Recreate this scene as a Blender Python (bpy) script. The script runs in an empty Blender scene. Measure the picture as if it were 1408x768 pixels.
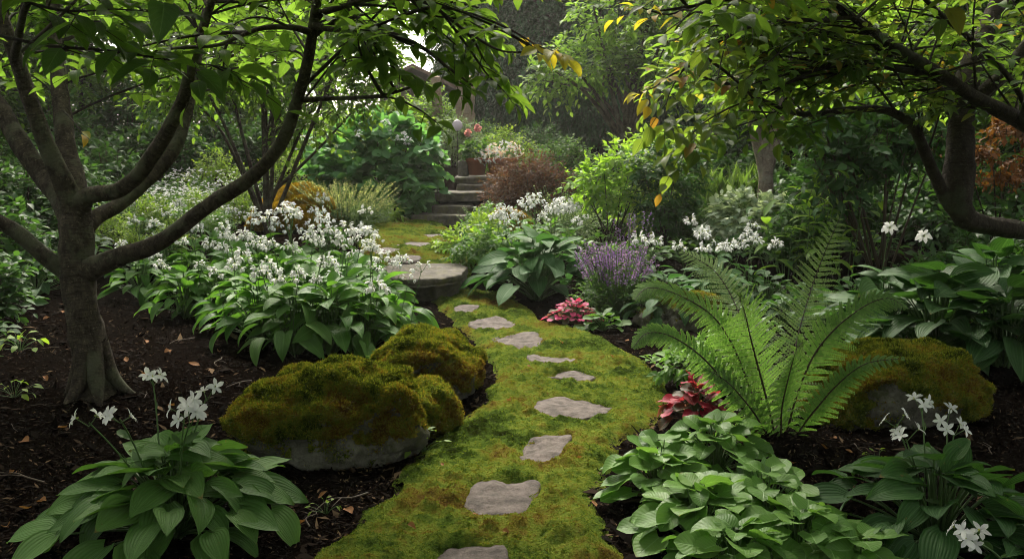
import bpy, math, random
import numpy as np
from mathutils import Vector, Matrix

PI = math.pi
rad = math.radians
random.seed(11)
RNG = np.random.default_rng(11)
SC = bpy.context.scene
COL = SC.collection

# ------------------------------------------------------------------ camera
PITCH = rad(8.6)
CAM_Z = 1.30
FPX = 1219.0            # focal length in photograph pixels (1408 wide)
cam_data = bpy.data.cameras.new('camera')
cam_data.sensor_width = 36.0
cam_data.lens = 36.0 * FPX / 1408.0
cam_data.clip_start = 0.05
cam_data.clip_end = 400.0
cam = bpy.data.objects.new('camera', cam_data)
cam.location = (0, 0, CAM_Z)
cam.rotation_euler = (PI / 2 - PITCH, 0, 0)
COL.objects.link(cam)
SC.camera = cam

# ------------------------------------------------------------------ sky, sun, exposure
SUN_EL, SUN_AZ = rad(48), rad(-9)       # azimuth measured from +Y towards +X
world = bpy.data.worlds.new('World')
SC.world = world
world.use_nodes = True
_wn = world.node_tree.nodes
_bg = _wn.get('Background')
_sky = _wn.new('ShaderNodeTexSky')
_sky.sky_type = 'NISHITA'
_sky.sun_disc = False
_sky.sun_elevation = SUN_EL
_sky.sun_rotation = SUN_AZ
_sky.air_density = 1.0
_sky.dust_density = 6.0
_sky.ozone_density = 0.6
_hs = _wn.new('ShaderNodeHueSaturation')          # an overcast sky is paler than a clear one
_hs.inputs['Saturation'].default_value = 0.30
world.node_tree.links.new(_sky.outputs[0], _hs.inputs['Color'])
_wm = _wn.new('ShaderNodeMix'); _wm.data_type = 'RGBA'; _wm.blend_type = 'MULTIPLY'; _wm.inputs[0].default_value = 1.0
_wm.inputs[7].default_value = (1.0, 0.97, 0.90, 1)
world.node_tree.links.new(_hs.outputs[0], _wm.inputs[6])
world.node_tree.links.new(_wm.outputs[2], _bg.inputs[0])
_bg.inputs[1].default_value = 0.15
_sd = bpy.data.lights.new('sun', 'SUN')
_sd.energy = 1.35
_sd.angle = rad(24)
_sd.color = (1.0, 0.93, 0.80)
sun = bpy.data.objects.new('sun', _sd)
_dirv = Vector((math.sin(SUN_AZ) * math.cos(SUN_EL), math.cos(SUN_AZ) * math.cos(SUN_EL), math.sin(SUN_EL)))
sun.rotation_euler = _dirv.to_track_quat('Z', 'Y').to_euler()
sun.location = _dirv * 60
COL.objects.link(sun)
SC.view_settings.view_transform = 'Standard'
SC.view_settings.look = 'None'
SC.view_settings.exposure = 1.92
SC.view_settings.gamma = 1.0
SC.view_settings.use_curve_mapping = False
SC.cycles.max_bounces = 7
SC.cycles.diffuse_bounces = 4
SC.cycles.glossy_bounces = 2
SC.cycles.transmission_bounces = 4
SC.cycles.transparent_max_bounces = 4
SC.cycles.use_denoising = True
SC.cycles.pixel_filter_type = 'BLACKMAN_HARRIS'
SC.cycles.filter_width = 1.0
SC.cycles.sample_clamp_indirect = 6.0
SC.cycles.use_adaptive_sampling = True
SC.cycles.adaptive_threshold = 0.008

# ------------------------------------------------------------------ pixel <-> world
_F = np.array([0, math.cos(PITCH), -math.sin(PITCH)])
_R = np.array([1.0, 0, 0])
_U = np.array([0, math.sin(PITCH), math.cos(PITCH)])
_C = np.array([0, 0, CAM_Z])
def W(px, py, d):
    """the point seen at photograph pixel (px, py), d metres in front of the camera"""
    return _C + d * (_F + _R * (px - 704) / FPX + _U * (384 - py) / FPX)
def G(px, py, z=0.0):
    """the point of height z seen at (px, py)"""
    v = _F + _R * (px - 704) / FPX + _U * (384 - py) / FPX
    return _C + v * ((z - CAM_Z) / v[2])
def proj(P):
    q = np.asarray(P) - _C
    d = q @ _F
    d = np.where(np.abs(d) < 1e-6, 1e-6, d)
    return 704 + FPX * (q @ _R) / d, 384 - FPX * (q @ _U) / d, d

# ------------------------------------------------------------------ numpy helpers
def norm(a):
    a = np.asarray(a, float)
    return a / np.maximum(np.linalg.norm(a, axis=-1, keepdims=True), 1e-9)
def sstep(a, b, x):
    t = np.clip((np.asarray(x, float) - a) / (b - a), 0, 1)
    return t * t * (3 - 2 * t)
_perm = np.random.default_rng(3).random(4096)
def _hash(i, j, k):
    return _perm[(i * 73856093 ^ j * 19349663 ^ k * 83492791) & 4095]
def vnoise(P):
    P = np.asarray(P, float)
    I = np.floor(P).astype(np.int64); f = P - I; f = f * f * (3 - 2 * f)
    i, j, k = I[..., 0], I[..., 1], I[..., 2]
    fx, fy, fz = f[..., 0], f[..., 1], f[..., 2]
    def L(a, b, t): return a + (b - a) * t
    x00 = L(_hash(i, j, k), _hash(i + 1, j, k), fx); x10 = L(_hash(i, j + 1, k), _hash(i + 1, j + 1, k), fx)
    x01 = L(_hash(i, j, k + 1), _hash(i + 1, j, k + 1), fx); x11 = L(_hash(i, j + 1, k + 1), _hash(i + 1, j + 1, k + 1), fx)
    return L(L(x00, x10, fy), L(x01, x11, fy), fz) - 0.5
def fbm(P, octs=4):
    P = np.asarray(P, float); s = 0; a = 1.0
    for o in range(octs):
        s = s + a * vnoise(P + 17.3 * o); P = P * 2.03; a *= 0.5
    return s
def catmull(pts, n):
    """smooth polyline through pts (m, k) -> (n, k)"""
    p = np.asarray(pts, float); m = len(p)
    if m < 3:
        t = np.linspace(0, 1, n)[:, None]; return p[0] * (1 - t) + p[-1] * t
    q = np.vstack([2 * p[0] - p[1], p, 2 * p[-1] - p[-2]])
    T = np.linspace(0, m - 1 - 1e-6, n); i = T.astype(int); t = (T - i)[:, None]
    a, b, c, d = q[i], q[i + 1], q[i + 2], q[i + 3]
    return 0.5 * (2 * b + (c - a) * t + (2 * a - 5 * b + 4 * c - d) * t ** 2 + (3 * b - a - 3 * c + d) * t ** 3)
def in_poly(x, y, poly):
    poly = np.asarray(poly); inside = np.zeros(np.shape(x), bool)
    j = len(poly) - 1
    for i in range(len(poly)):
        xi, yi = poly[i]; xj, yj = poly[j]
        c = ((yi > y) != (yj > y)) & (x < (xj - xi) * (y - yi) / (yj - yi + 1e-12) + xi)
        inside ^= c; j = i
    return inside
def poly_dist(x, y, poly):
    """signed distance to a closed polygon, positive inside"""
    poly = np.asarray(poly, float); d = np.full(np.shape(x), 1e9)
    for i in range(len(poly)):
        a, b = poly[i - 1], poly[i]; e = b - a
        t = np.clip(((x - a[0]) * e[0] + (y - a[1]) * e[1]) / (e @ e + 1e-12), 0, 1)
        d = np.minimum(d, np.hypot(x - a[0] - t * e[0], y - a[1] - t * e[1]))
    return np.where(in_poly(x, y, poly), d, -d)

# ------------------------------------------------------------------ mesh accumulator
class MB:
    def __init__(s):
        s.V = []; s.F = {3: [], 4: []}; s.UV = []; s.M = {3: [], 4: []}; s.n = 0
    def add(s, V, F, UV=None, mat=0):
        V = np.asarray(V, float).reshape(-1, 3); F = np.asarray(F, np.int64)
        if not len(F): return s
        s.V.append(V); s.UV.append(np.zeros((len(V), 2)) if UV is None else np.asarray(UV, float).reshape(-1, 2))
        k = F.shape[1]; s.F[k].append(F + s.n); s.M[k].append(np.full(len(F), mat, np.int32)); s.n += len(V)
        return s
    def mesh(s, name, mats, smooth=True):
        me = bpy.data.meshes.new(name)
        V = np.concatenate(s.V); UV = np.concatenate(s.UV)
        loops = []; sizes = []; mi = []
        for k in (4, 3):
            if s.F[k]:
                f = np.concatenate(s.F[k]); loops.append(f.ravel()); sizes.append(np.full(len(f), k, np.int32)); mi.append(np.concatenate(s.M[k]))
        loops = np.concatenate(loops).astype(np.int32); sizes = np.concatenate(sizes); mi = np.concatenate(mi)
        me.vertices.add(len(V)); me.vertices.foreach_set('co', V.astype(np.float32).ravel())
        me.loops.add(len(loops)); me.loops.foreach_set('vertex_index', loops)
        me.polygons.add(len(sizes)); st = np.zeros(len(sizes), np.int32); st[1:] = np.cumsum(sizes)[:-1]
        me.polygons.foreach_set('loop_start', st); me.polygons.foreach_set('loop_total', sizes)
        me.polygons.foreach_set('material_index', mi)
        me.polygons.foreach_set('use_smooth', np.full(len(sizes), smooth, bool))
        uv = me.uv_layers.new(name='UVMap'); uv.data.foreach_set('uv', UV[loops].astype(np.float32).ravel())
        for m in (mats if isinstance(mats, (list, tuple)) else [mats]): me.materials.append(m)
        me.update(calc_edges=True)
        return me
    def build(s, name, mats, parent=None, smooth=True):
        return link(name, s.mesh(name, mats, smooth), parent)
def link(name, me, parent=None, loc=None, rot=None, scale=None):
    o = bpy.data.objects.new(name, me); COL.objects.link(o)
    if parent is not None: o.parent = parent
    if loc is not None: o.location = loc
    if rot is not None: o.rotation_euler = rot
    if scale is not None: o.scale = (scale,) * 3 if np.isscalar(scale) else scale
    return o
def tag(o, label=None, cat=None, group=None, kind=None):
    if label: o['label'] = label
    if cat: o['category'] = cat
    if group: o['group'] = group
    if kind: o['kind'] = kind
    return o
def thing(name, label, cat, loc=(0, 0, 0), rz=0.0, group=None, scale=1.0):
    o = bpy.data.objects.new(name, None); COL.objects.link(o)
    o.location = tuple(float(v) for v in loc); o.rotation_euler = (0, 0, rz); o.scale = (scale,) * 3
    o.empty_display_size = 0.1
    return tag(o, label, cat, group)
def kids(o): return [c for c in ALLKIDS.get(o.name, [])]
def copy_tree(o, parent=None):
    c = o.copy(); COL.objects.link(c)
    if parent is not None: c.parent = parent
    for ch in [x for x in bpy.data.objects if x.parent == o]: copy_tree(ch, c)
    return c
def dup(root, loc, rz=0.0, scale=1.0, label=None, group=None):
    c = copy_tree(root); c.location = tuple(float(v) for v in loc); c.rotation_euler = (0, 0, rz)
    c.scale = (scale,) * 3
    if label: c['label'] = label
    if group: c['group'] = group
    return c

def tubes(mb, C, R, sides=5, mat=0, cap=False):
    """n tubes at once: centre lines C (n, k, 3), radii R (n, k)"""
    C = np.asarray(C, float); R = np.asarray(R, float); n, k, _ = C.shape
    T = np.gradient(C, axis=1); T = norm(T)
    ref = np.where(np.abs(norm(C[:, -1] - C[:, 0])[:, 2:3]) > 0.9, np.array([[1.0, 0.02, 0]]), np.array([[0.02, 0.01, 1.0]]))
    X = norm(np.cross(T, ref[:, None, :])); Y = np.cross(T, X)
    a = np.arange(sides) * 2 * PI / sides
    V = C[:, :, None, :] + R[:, :, None, None] * (np.cos(a)[None, None, :, None] * X[:, :, None, :] + np.sin(a)[None, None, :, None] * Y[:, :, None, :])
    i, j = np.meshgrid(np.arange(k - 1), np.arange(sides), indexing='ij'); jn = (j + 1) % sides
    q = np.stack([i * sides + j, i * sides + jn, (i + 1) * sides + jn, (i + 1) * sides + j], -1).reshape(-1, 4)
    F = (q[None] + (np.arange(n) * k * sides)[:, None, None]).reshape(-1, 4)
    Ls = np.concatenate([np.zeros((n, 1)), np.cumsum(np.linalg.norm(np.diff(C, axis=1), axis=2), axis=1)], 1)
    UV = np.zeros((n, k, sides, 2)); UV[..., 0] = (a / (2 * PI))[None, None]; UV[..., 1] = Ls[:, :, None]
    mb.add(V.reshape(-1, 3), F, UV.reshape(-1, 2), mat)
    return mb
def limb(mb, pts, radii, n=40, sides=12, rough=0.05, mat=0, seed=0):
    """one bark tube through pts with a knobbly radius"""
    p = catmull(pts, n); r = np.interp(np.linspace(0, 1, n), np.linspace(0, 1, len(radii)), radii)
    C = p + 0.35 * r[:, None] * np.stack([vnoise(np.c_[p * 5 + seed + 9 * q]) for q in range(3)], 1)
    T = norm(np.gradient(C, axis=0)); X = np.zeros_like(C)
    x = np.cross(T[0], [0.3, 1, 0.1]); x /= np.linalg.norm(x)
    for i in range(n):
        x = x - T[i] * (x @ T[i]); x /= np.linalg.norm(x); X[i] = x
    Y = np.cross(T, X); a = np.arange(sides) * 2 * PI / sides
    D = np.cos(a)[None, :, None] * X[:, None] + np.sin(a)[None, :, None] * Y[:, None]
    rr = r[:, None] * (1 + rough * 3 * fbm(C[:, None] * 9 + D * 1.2 + seed, 3))
    V = C[:, None] + rr[..., None] * D
    i, j = np.meshgrid(np.arange(n - 1), np.arange(sides), indexing='ij'); jn = (j + 1) % sides
    F = np.stack([i * sides + j, i * sides + jn, (i + 1) * sides + jn, (i + 1) * sides + j], -1).reshape(-1, 4)
    L = np.concatenate([[0], np.cumsum(np.linalg.norm(np.diff(C, axis=0), axis=1))])
    UV = np.stack([np.broadcast_to(a / (2 * PI), (n, sides)), np.broadcast_to(L[:, None], (n, sides))], -1)
    mb.add(V.reshape(-1, 3), F, UV.reshape(-1, 2), mat)
    mb.add(np.vstack([V[-1], C[-1] + T[-1] * r[-1] * 0.6]), np.array([[q, (q + 1) % sides, sides] for q in range(sides)]), None, mat)
    return p, r

# ------------------------------------------------------------------ leaves
PROF = {
    'hosta':  ([0, .06, .15, .28, .45, .62, .78, .90, .97, 1], [.30, .70, .92, 1.0, .93, .74, .47, .22, .07, 0]),
    'ovate':  ([0, .08, .2, .36, .55, .72, .86, .95, 1], [.05, .42, .78, 1.0, .92, .66, .34, .11, 0]),
    'round':  ([0, .06, .2, .4, .62, .8, .92, .98, 1], [.45, .78, .97, 1.0, .88, .62, .33, .12, 0]),
    'lance':  ([0, .12, .3, .5, .7, .88, 1], [.12, .62, .96, 1.0, .72, .32, 0]),
    'petal':  ([0, .15, .4, .65, .85, .95, 1], [.18, .5, .9, 1.0, .72, .4, .1]),
    'scallop': ([0, .06, .2, .4, .62, .8, .92, .98, 1], [.5, .85, 1.0, 1.0, .92, .78, .5, .3, .1]),
}
def leaf_template(kind, nu, nv, aspect=.5, arch=-1.0, lift=0.0, fold=.25, lobe=0.0, wave=0.0, pleat=0.0, twist=0.0, seed=0):
    """unit-length leaf: +Y from the stalk to the tip, +Z up"""
    r = np.random.default_rng(seed)
    v = np.linspace(0, 1, nv + 1) ** 0.92; u = np.linspace(-1, 1, nu + 1)
    w = np.interp(v, *PROF[kind]) * aspect * 0.5
    if kind == 'scallop': w = w * (1 + .06 * np.sin(v * 24))
    th = lift + arch * v
    dv = np.gradient(v); yc = np.cumsum(np.cos(th) * dv); zc = np.cumsum(np.sin(th) * dv); yc -= yc[0]; zc -= zc[0]
    Um, Vm = np.meshgrid(u, v); Wm = w[:, None] * np.ones_like(Um)
    X = Um * Wm
    up = fold * np.abs(Um) ** 1.3 * Wm
    up = up + pleat * Wm * np.cos(np.abs(Um) * PI * (nu / 2)) * .5
    ph = r.random() * 6
    up = up + wave * aspect * .5 * np.sin(Vm * 9 + ph + np.sign(Um) * 1.1) * Um ** 2
    Y = yc[:, None] - np.sin(th)[:, None] * up - lobe * np.abs(Um) ** 1.6 * (1 - Vm) ** 5
    Z = zc[:, None] + np.cos(th)[:, None] * up
    if twist: 
        X = X + twist * (Vm ** 2) * .5
    V = np.stack([X, Y, Z], -1).reshape(-1, 3); UV = np.stack([Um * .5 + .5, Vm], -1).reshape(-1, 2)
    i, j = np.meshgrid(np.arange(nv), np.arange(nu), indexing='ij'); m = nu + 1
    F = np.stack([i * m + j, i * m + j + 1, (i + 1) * m + j + 1, (i + 1) * m + j], -1).reshape(-1, 4)
    return V, F, UV
def templates(kind, nu, nv, n=4, seed=0, arch=(-1.3, -.5), lift=(0, .3), fold=(.15, .5), **kw):
    r = np.random.default_rng(seed + 5)
    return [leaf_template(kind, nu, nv, arch=r.uniform(*arch), lift=r.uniform(*lift), fold=r.uniform(*fold), seed=seed + q,
                          twist=r.uniform(-.12, .12), **kw) for q in range(n)]
def put_leaves(mb, T, P, D, N, L, Wd=None, mat=0, rng=RNG):
    """leaf templates T at P, pointing along D, upper side towards N, length L, extra width factor Wd"""
    P = np.asarray(P, float); n = len(P)
    if n == 0: return mb
    y = norm(D); x = norm(np.cross(y, N)); z = np.cross(x, y)
    L = np.broadcast_to(np.asarray(L, float), (n,)); Wd = np.ones(n) if Wd is None else np.broadcast_to(np.asarray(Wd, float), (n,))
    pick = rng.integers(0, len(T), n)
    for q, (V, F, UV) in enumerate(T):
        s = np.nonzero(pick == q)[0]
        if not len(s): continue
        A = V[None, :, 0:1] * (x[s] * Wd[s, None])[:, None] + V[None, :, 1:2] * y[s][:, None] + V[None, :, 2:3] * z[s][:, None]
        A = P[s][:, None] + A * L[s][:, None, None]
        FF = (F[None] + (np.arange(len(s)) * len(V))[:, None, None]).reshape(-1, F.shape[1])
        mb.add(A.reshape(-1, 3), FF, np.tile(UV, (len(s), 1)), mat)
    return mb
def rdir(n, rng=RNG): return norm(rng.normal(size=(n, 3)))
# ------------------------------------------------------------------ materials
class NT:
    def __init__(s, name):
        s.m = bpy.data.materials.new(name); s.m.use_nodes = True; s.t = s.m.node_tree; s.t.nodes.clear()
        s.out = s.t.nodes.new('ShaderNodeOutputMaterial')
    def n(s, typ, **kw):
        o = s.t.nodes.new('ShaderNode' + typ)
        for k, v in kw.items():
            if k.startswith('i_'):
                key = k[2:]; key = int(key) if key.isdigit() else key.replace('_', ' ')
                s.set(o.inputs[key], v)
            else: setattr(o, k, v)
        return o
    def set(s, inp, v):
        if isinstance(v, bpy.types.NodeSocket): s.t.links.new(v, inp)
        elif isinstance(v, bpy.types.Node): s.t.links.new(v.outputs[0], inp)
        elif isinstance(v, (tuple, list)) and len(v) == 3 and inp.type == 'RGBA': inp.default_value = (*v, 1)
        else: inp.default_value = v
    def math(s, op, a, b=None, c=None, clamp=False):
        o = s.n('Math', operation=op, use_clamp=clamp); s.set(o.inputs[0], a)
        if b is not None: s.set(o.inputs[1], b)
        if c is not None: s.set(o.inputs[2], c)
        return o.outputs[0]
    def mix(s, f, a, b, blend='MIX'):
        o = s.n('Mix', data_type='RGBA', blend_type=blend); s.set(o.inputs[0], f); s.set(o.inputs[6], a); s.set(o.inputs[7], b); return o.outputs[2]
    def ramp(s, f, stops):
        o = s.n('ValToRGB'); e = o.color_ramp.elements
        while len(e) < len(stops): e.new(0.5)
        for q, (p, c) in enumerate(stops): e[q].position = p; e[q].color = (*c, 1) if len(c) == 3 else c
        s.set(o.inputs[0], f); return o.outputs[0]
    def noise(s, scale, detail=4, rough=.6, vec=None, out='Fac'):
        o = s.n('TexNoise'); o.inputs['Scale'].default_value = scale; o.inputs['Detail'].default_value = detail; o.inputs['Roughness'].default_value = rough
        if vec is not None: s.set(o.inputs['Vector'], vec)
        return o.outputs[out]
    def remap(s, v, a, b, c=0.0, d=1.0):
        o = s.n('MapRange', clamp=True); s.set(o.inputs[0], v)
        for q, x in enumerate((a, b, c, d)): o.inputs[q + 1].default_value = x
        return o.outputs[0]
    def bump(s, h, strength=.5, dist=.01):
        o = s.n('Bump'); o.inputs['Strength'].default_value = strength; o.inputs['Distance'].default_value = dist; s.set(o.inputs['Height'], h); return o.outputs[0]
    def done(s, shader):
        s.t.links.new(shader if isinstance(shader, bpy.types.NodeSocket) else shader.outputs[0], s.out.inputs[0]); return s.m
def leaf_mat(name, stops, trans, tf=.38, rough=.42, veins=None, spec=.18, rib=None, blotch=None):
    """stops: colours a leaf takes at random; trans: colour of the light it lets through"""
    t = NT(name); geo = t.n('NewGeometry'); rnd = geo.outputs['Random Per Island']
    co = t.n('TexCoord').outputs['Object']
    n = len(stops)
    pos = [q / max(n - 1, 1) for q in range(n)] if not isinstance(stops[0][0], (tuple, list)) else None
    col = t.ramp(rnd, [(pos[q], stops[q]) for q in range(n)] if pos else [(b, a) for a, b in stops])
    col = t.mix(t.remap(t.noise(3.0, 3, .6, co), .3, .7, 0, .35), col, t.mix(1.0, col, (.55, .62, .45), 'MULTIPLY'))
    kw = {}
    if blotch:
        bl = t.remap(t.noise(60, 3, .6, co), .52, .62, 0, 1); col = t.mix(bl, col, blotch)
    if veins:
        uv = t.n('UVMap').outputs[0]; sx = t.n('SeparateXYZ'); t.set(sx.inputs[0], uv)
        au = t.math('ABSOLUTE', t.math('MULTIPLY_ADD', sx.outputs[0], 2.0, -1.0)); v = sx.outputs[1]
        mid = t.remap(au, 0.0, .07, 1, 0)
        if veins == 'hosta':
            wv = t.math('SINE', t.math('MULTIPLY', t.math('POWER', au, .85), 34.0)); h = t.math('MULTIPLY_ADD', wv, .5, .5)
            line = t.remap(h, 0.0, .22, 1, 0)
        else:
            ph = t.math('FRACT', t.math('SUBTRACT', t.math('MULTIPLY', v, 8.0), t.math('MULTIPLY', au, 2.6)))
            tri = t.math('ABSOLUTE', t.math('SUBTRACT', ph, .5)); h = tri
            line = t.remap(tri, .0, .07, 1, 0)
        hh = t.math('SUBTRACT', h, t.math('MULTIPLY', mid, 1.2))
        rc = rib if rib else (.30, .42, .14)
        col = t.mix(t.math('MULTIPLY', mid, .55), col, rc)
        col = t.mix(t.math('MULTIPLY', line, .22), col, rc)
        tipn = t.math('ADD', v, t.math('MULTIPLY_ADD', t.noise(9, 4, .7, co), .5, -.25)); tipn = t.math('ADD', tipn, t.math('MULTIPLY_ADD', rnd, .24, -.19))
        col = t.mix(t.remap(tipn, .96, 1.02, 0, .8), col, (.16, .10, .03))
        spot = t.math('MULTIPLY', t.remap(t.noise(38, 3, .7, co), .66, .70), t.remap(rnd, .55, .7)); col = t.mix(t.math('MULTIPLY', spot, .7), col, (.13, .10, .03))
        kw['Normal'] = t.bump(hh, .30 if veins == 'hosta' else .22, .005)
    rg = t.remap(t.noise(12, 3, .6, co), .3, .7, rough + .04, rough + .22)
    p = t.n('BsdfPrincipled'); t.set(p.inputs['Base Color'], col); t.set(p.inputs['Roughness'], rg); p.inputs['Specular IOR Level'].default_value = spec
    tr = t.n('BsdfTranslucent'); tc = t.mix(.55, trans, t.mix(1.0, col, (2.6, 2.9, 1.2), 'MULTIPLY')); t.set(tr.inputs[0], tc)
    if 'Normal' in kw: t.set(p.inputs['Normal'], kw['Normal']); t.set(tr.inputs['Normal'], kw['Normal'])
    ms = t.n('MixShader'); ms.inputs[0].default_value = tf; t.set(ms.inputs[1], p); t.set(ms.inputs[2], tr)
    return t.done(ms)
def petal_mat(name, c):
    t = NT(name); rnd = t.n('NewGeometry').outputs['Random Per Island']; col = t.mix(rnd, tuple(x * .88 for x in c), c)
    p = t.n('BsdfPrincipled'); t.set(p.inputs['Base Color'], col); p.inputs['Roughness'].default_value = .6; p.inputs['Specular IOR Level'].default_value = .2
    tr = t.n('BsdfTranslucent'); t.set(tr.inputs[0], col); ms = t.n('MixShader'); ms.inputs[0].default_value = .3; t.set(ms.inputs[1], p); t.set(ms.inputs[2], tr); return t.done(ms)
def plain_mat(name, c, rough=.6, spec=.3, tf=0.0, trans=None):
    t = NT(name); co = t.n('TexCoord').outputs['Object']
    col = t.mix(t.remap(t.noise(9, 4, .6, co), .3, .7, 0, .5), c, tuple(x * .6 for x in c))
    p = t.n('BsdfPrincipled'); t.set(p.inputs['Base Color'], col); p.inputs['Roughness'].default_value = rough; p.inputs['Specular IOR Level'].default_value = spec
    if not tf: return t.done(p)
    tr = t.n('BsdfTranslucent'); t.set(tr.inputs[0], trans or c); ms = t.n('MixShader'); ms.inputs[0].default_value = tf
    t.set(ms.inputs[1], p); t.set(ms.inputs[2], tr); return t.done(ms)
def bark_mat(name, c1, c2, lichen=(.16, .17, .11), scale=1.0):
    t = NT(name); co = t.n('TexCoord').outputs['Object']
    mp = t.n('Mapping'); t.set(mp.inputs[0], co); mp.inputs['Scale'].default_value = (1, 1, .55)
    n1 = t.noise(26 * scale, 6, .7, mp.outputs[0]); n2 = t.noise(5 * scale, 4, .6, co)
    uv = t.n('UVMap').outputs[0]; mu = t.n('Mapping'); t.set(mu.inputs[0], uv); mu.inputs['Scale'].default_value = (3, 55, 1)
    rings = t.noise(1.6, 4, .7, mu.outputs[0])
    col = t.mix(t.remap(n1, .35, .68), c1, c2); col = t.mix(t.remap(rings, .52, .66, 0, .75), col, tuple(x * .35 for x in c1)); col = t.mix(t.remap(t.noise(70 * scale, 3, .7, co), .58, .68, 0, .7), col, tuple(min(1, x * 1.6) for x in c2))
    col = t.mix(t.remap(n2, .52, .62, 0, .7), col, lichen)
    h = t.math('ADD', t.math('MULTIPLY', n1, .8), t.math('MULTIPLY', rings, .6))
    p = t.n('BsdfPrincipled'); t.set(p.inputs['Base Color'], col); p.inputs['Roughness'].default_value = .85; p.inputs['Specular IOR Level'].default_value = .15
    t.set(p.inputs['Normal'], t.bump(h, 1.0, .02)); return t.done(p)
def stone_mat(name, c1, c2, dark, scale=1.0, green=None, rough=.85):
    t = NT(name); co = t.n('TexCoord').outputs['Object']
    n1 = t.noise(7 * scale, 8, .65, co); n2 = t.noise(45 * scale, 6, .7, co); n3 = t.noise(2.2 * scale, 4, .6, co)
    col = t.mix(t.remap(n1, .36, .66), c1, c2); col = t.mix(t.remap(n2, .5, .72, 0, .7), col, dark); col = t.mix(t.remap(n3, .5, .68, 0, .6), col, dark)
    if green: col = t.mix(t.remap(t.noise(4.1 * scale, 9, .8, co), .50, .60, 0, .85), col, green)
    vo = t.n('TexVoronoi', feature='DISTANCE_TO_EDGE'); vo.inputs['Scale'].default_value = 5 * scale; t.set(vo.inputs['Vector'], t.mix(.12, co, t.noise(5 * scale, 4, .6, co, 'Color')))
    h = t.math('ADD', t.math('MULTIPLY', n1, .6), t.math('MULTIPLY', n2, .5)); h = t.math('ADD', h, t.remap(vo.outputs[0], 0, .03, -.25, 0))
    p = t.n('BsdfPrincipled'); t.set(p.inputs['Base Color'], col); p.inputs['Roughness'].default_value = rough; p.inputs['Specular IOR Level'].default_value = .25
    t.set(p.inputs['Normal'], t.bump(h, .8, .015)); return t.done(p)
def moss_mat(name, stops, big=2.2, blade=False):
    t = NT(name); co = t.n('TexCoord').outputs['Object']
    n1 = t.noise(big, 6, .68, co); n2 = t.noise(24, 5, .7, co)
    f = t.math('ADD', t.math('MULTIPLY', n1, .75), t.math('MULTIPLY', n2, .25))
    if blade:
        rnd = t.n('NewGeometry').outputs['Random Per Island']; f = t.math('ADD', f, t.math('MULTIPLY_ADD', rnd, .16, -.08))
    col = t.ramp(f, stops)
    p = t.n('BsdfPrincipled'); t.set(p.inputs['Base Color'], col); p.inputs['Roughness'].default_value = 1.0; p.inputs['Specular IOR Level'].default_value = .0
    if blade:
        tr = t.n('BsdfTranslucent'); t.set(tr.inputs[0], t.mix(1.0, col, (2.0, 2.0, 1.0), 'MULTIPLY')); ms = t.n('MixShader'); ms.inputs[0].default_value = .35
        t.set(ms.inputs[1], p); t.set(ms.inputs[2], tr); return t.done(ms)
    t.set(p.inputs['Normal'], t.bump(t.math('ADD', n2, t.noise(110, 3, .7, co)), 1.0, .02)); return t.done(p)

M = {}
M['hosta'] = leaf_mat('hosta_leaf', [(.040, .095, .018), (.058, .128, .026), (.084, .162, .036)], (.10, .22, .03), .25, .48, 'hosta', rib=(.11, .21, .06))
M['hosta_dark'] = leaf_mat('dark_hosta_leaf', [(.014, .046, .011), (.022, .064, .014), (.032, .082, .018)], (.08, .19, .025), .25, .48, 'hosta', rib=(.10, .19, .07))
M['hosta_blue'] = leaf_mat('blue_green_leaf', [(.018, .060, .014), (.028, .082, .018), (.042, .105, .024)], (.07, .18, .05), .22, .55, 'hosta', rib=(.12, .2, .1))
M['hosta_mid'] = leaf_mat('fresh_hosta_leaf', [(.032, .098, .016), (.048, .130, .020), (.072, .165, .026)], (.14, .30, .03), .32, .36, 'hosta', rib=(.16, .27, .08))
M['round_leaf'] = leaf_mat('pale_round_leaf', [(.060, .135, .024), (.090, .180, .036), (.13, .23, .055)], (.16, .30, .05), .28, .36, 'pinnate', rib=(.22, .34, .14))
M['tree_green'] = leaf_mat('tree_leaf', [(.038, .085, .016), (.060, .120, .021), (.090, .16, .028)], (.27, .40, .045), .48, .42, 'pinnate', rib=(.16, .22, .06))
M['tree_light'] = leaf_mat('airy_tree_leaf', [(.06, .12, .028), (.085, .155, .034), (.12, .20, .045)], (.22, .34, .04), .42, .45)
M['fern_pale'] = leaf_mat('pale_fern_leaflet', [(.16, .24, .10), (.21, .29, .13), (.26, .34, .17)], (.2, .36, .08), .30, .5)
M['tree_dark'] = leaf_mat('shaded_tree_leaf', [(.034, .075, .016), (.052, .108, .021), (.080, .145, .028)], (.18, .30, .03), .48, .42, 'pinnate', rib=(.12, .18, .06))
M['tree_autumn'] = leaf_mat('turning_tree_leaf', [((.035, .070, .016), 0), ((.055, .10, .018), .5), ((.085, .13, .022), .88), ((.20, .16, .03), .93), ((.24, .10, .02), .98), ((.22, .06, .02), 1)], (.24, .28, .03), .48, .42, 'pinnate', rib=(.16, .18, .06))
M['yellow_leaf'] = leaf_mat('yellowing_leaf', [(.20, .20, .03), (.32, .25, .03), (.36, .19, .02)], (.5, .42, .03), .5, .42, 'pinnate', rib=(.3, .3, .1))
M['shrub_green'] = leaf_mat('shrub_leaf', [(.035, .085, .024), (.055, .12, .030), (.085, .16, .036)], (.14, .26, .03), .36, .40)
M['shrub_dark'] = leaf_mat('dark_shrub_leaf', [(.022, .058, .016), (.034, .085, .022), (.05, .11, .028)], (.09, .19, .025), .32, .38)
M['shrub_lime'] = leaf_mat('lime_shrub_leaf', [(.085, .15, .025), (.12, .20, .03), (.17, .24, .035)], (.28, .40, .03), .42, .42)
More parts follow.
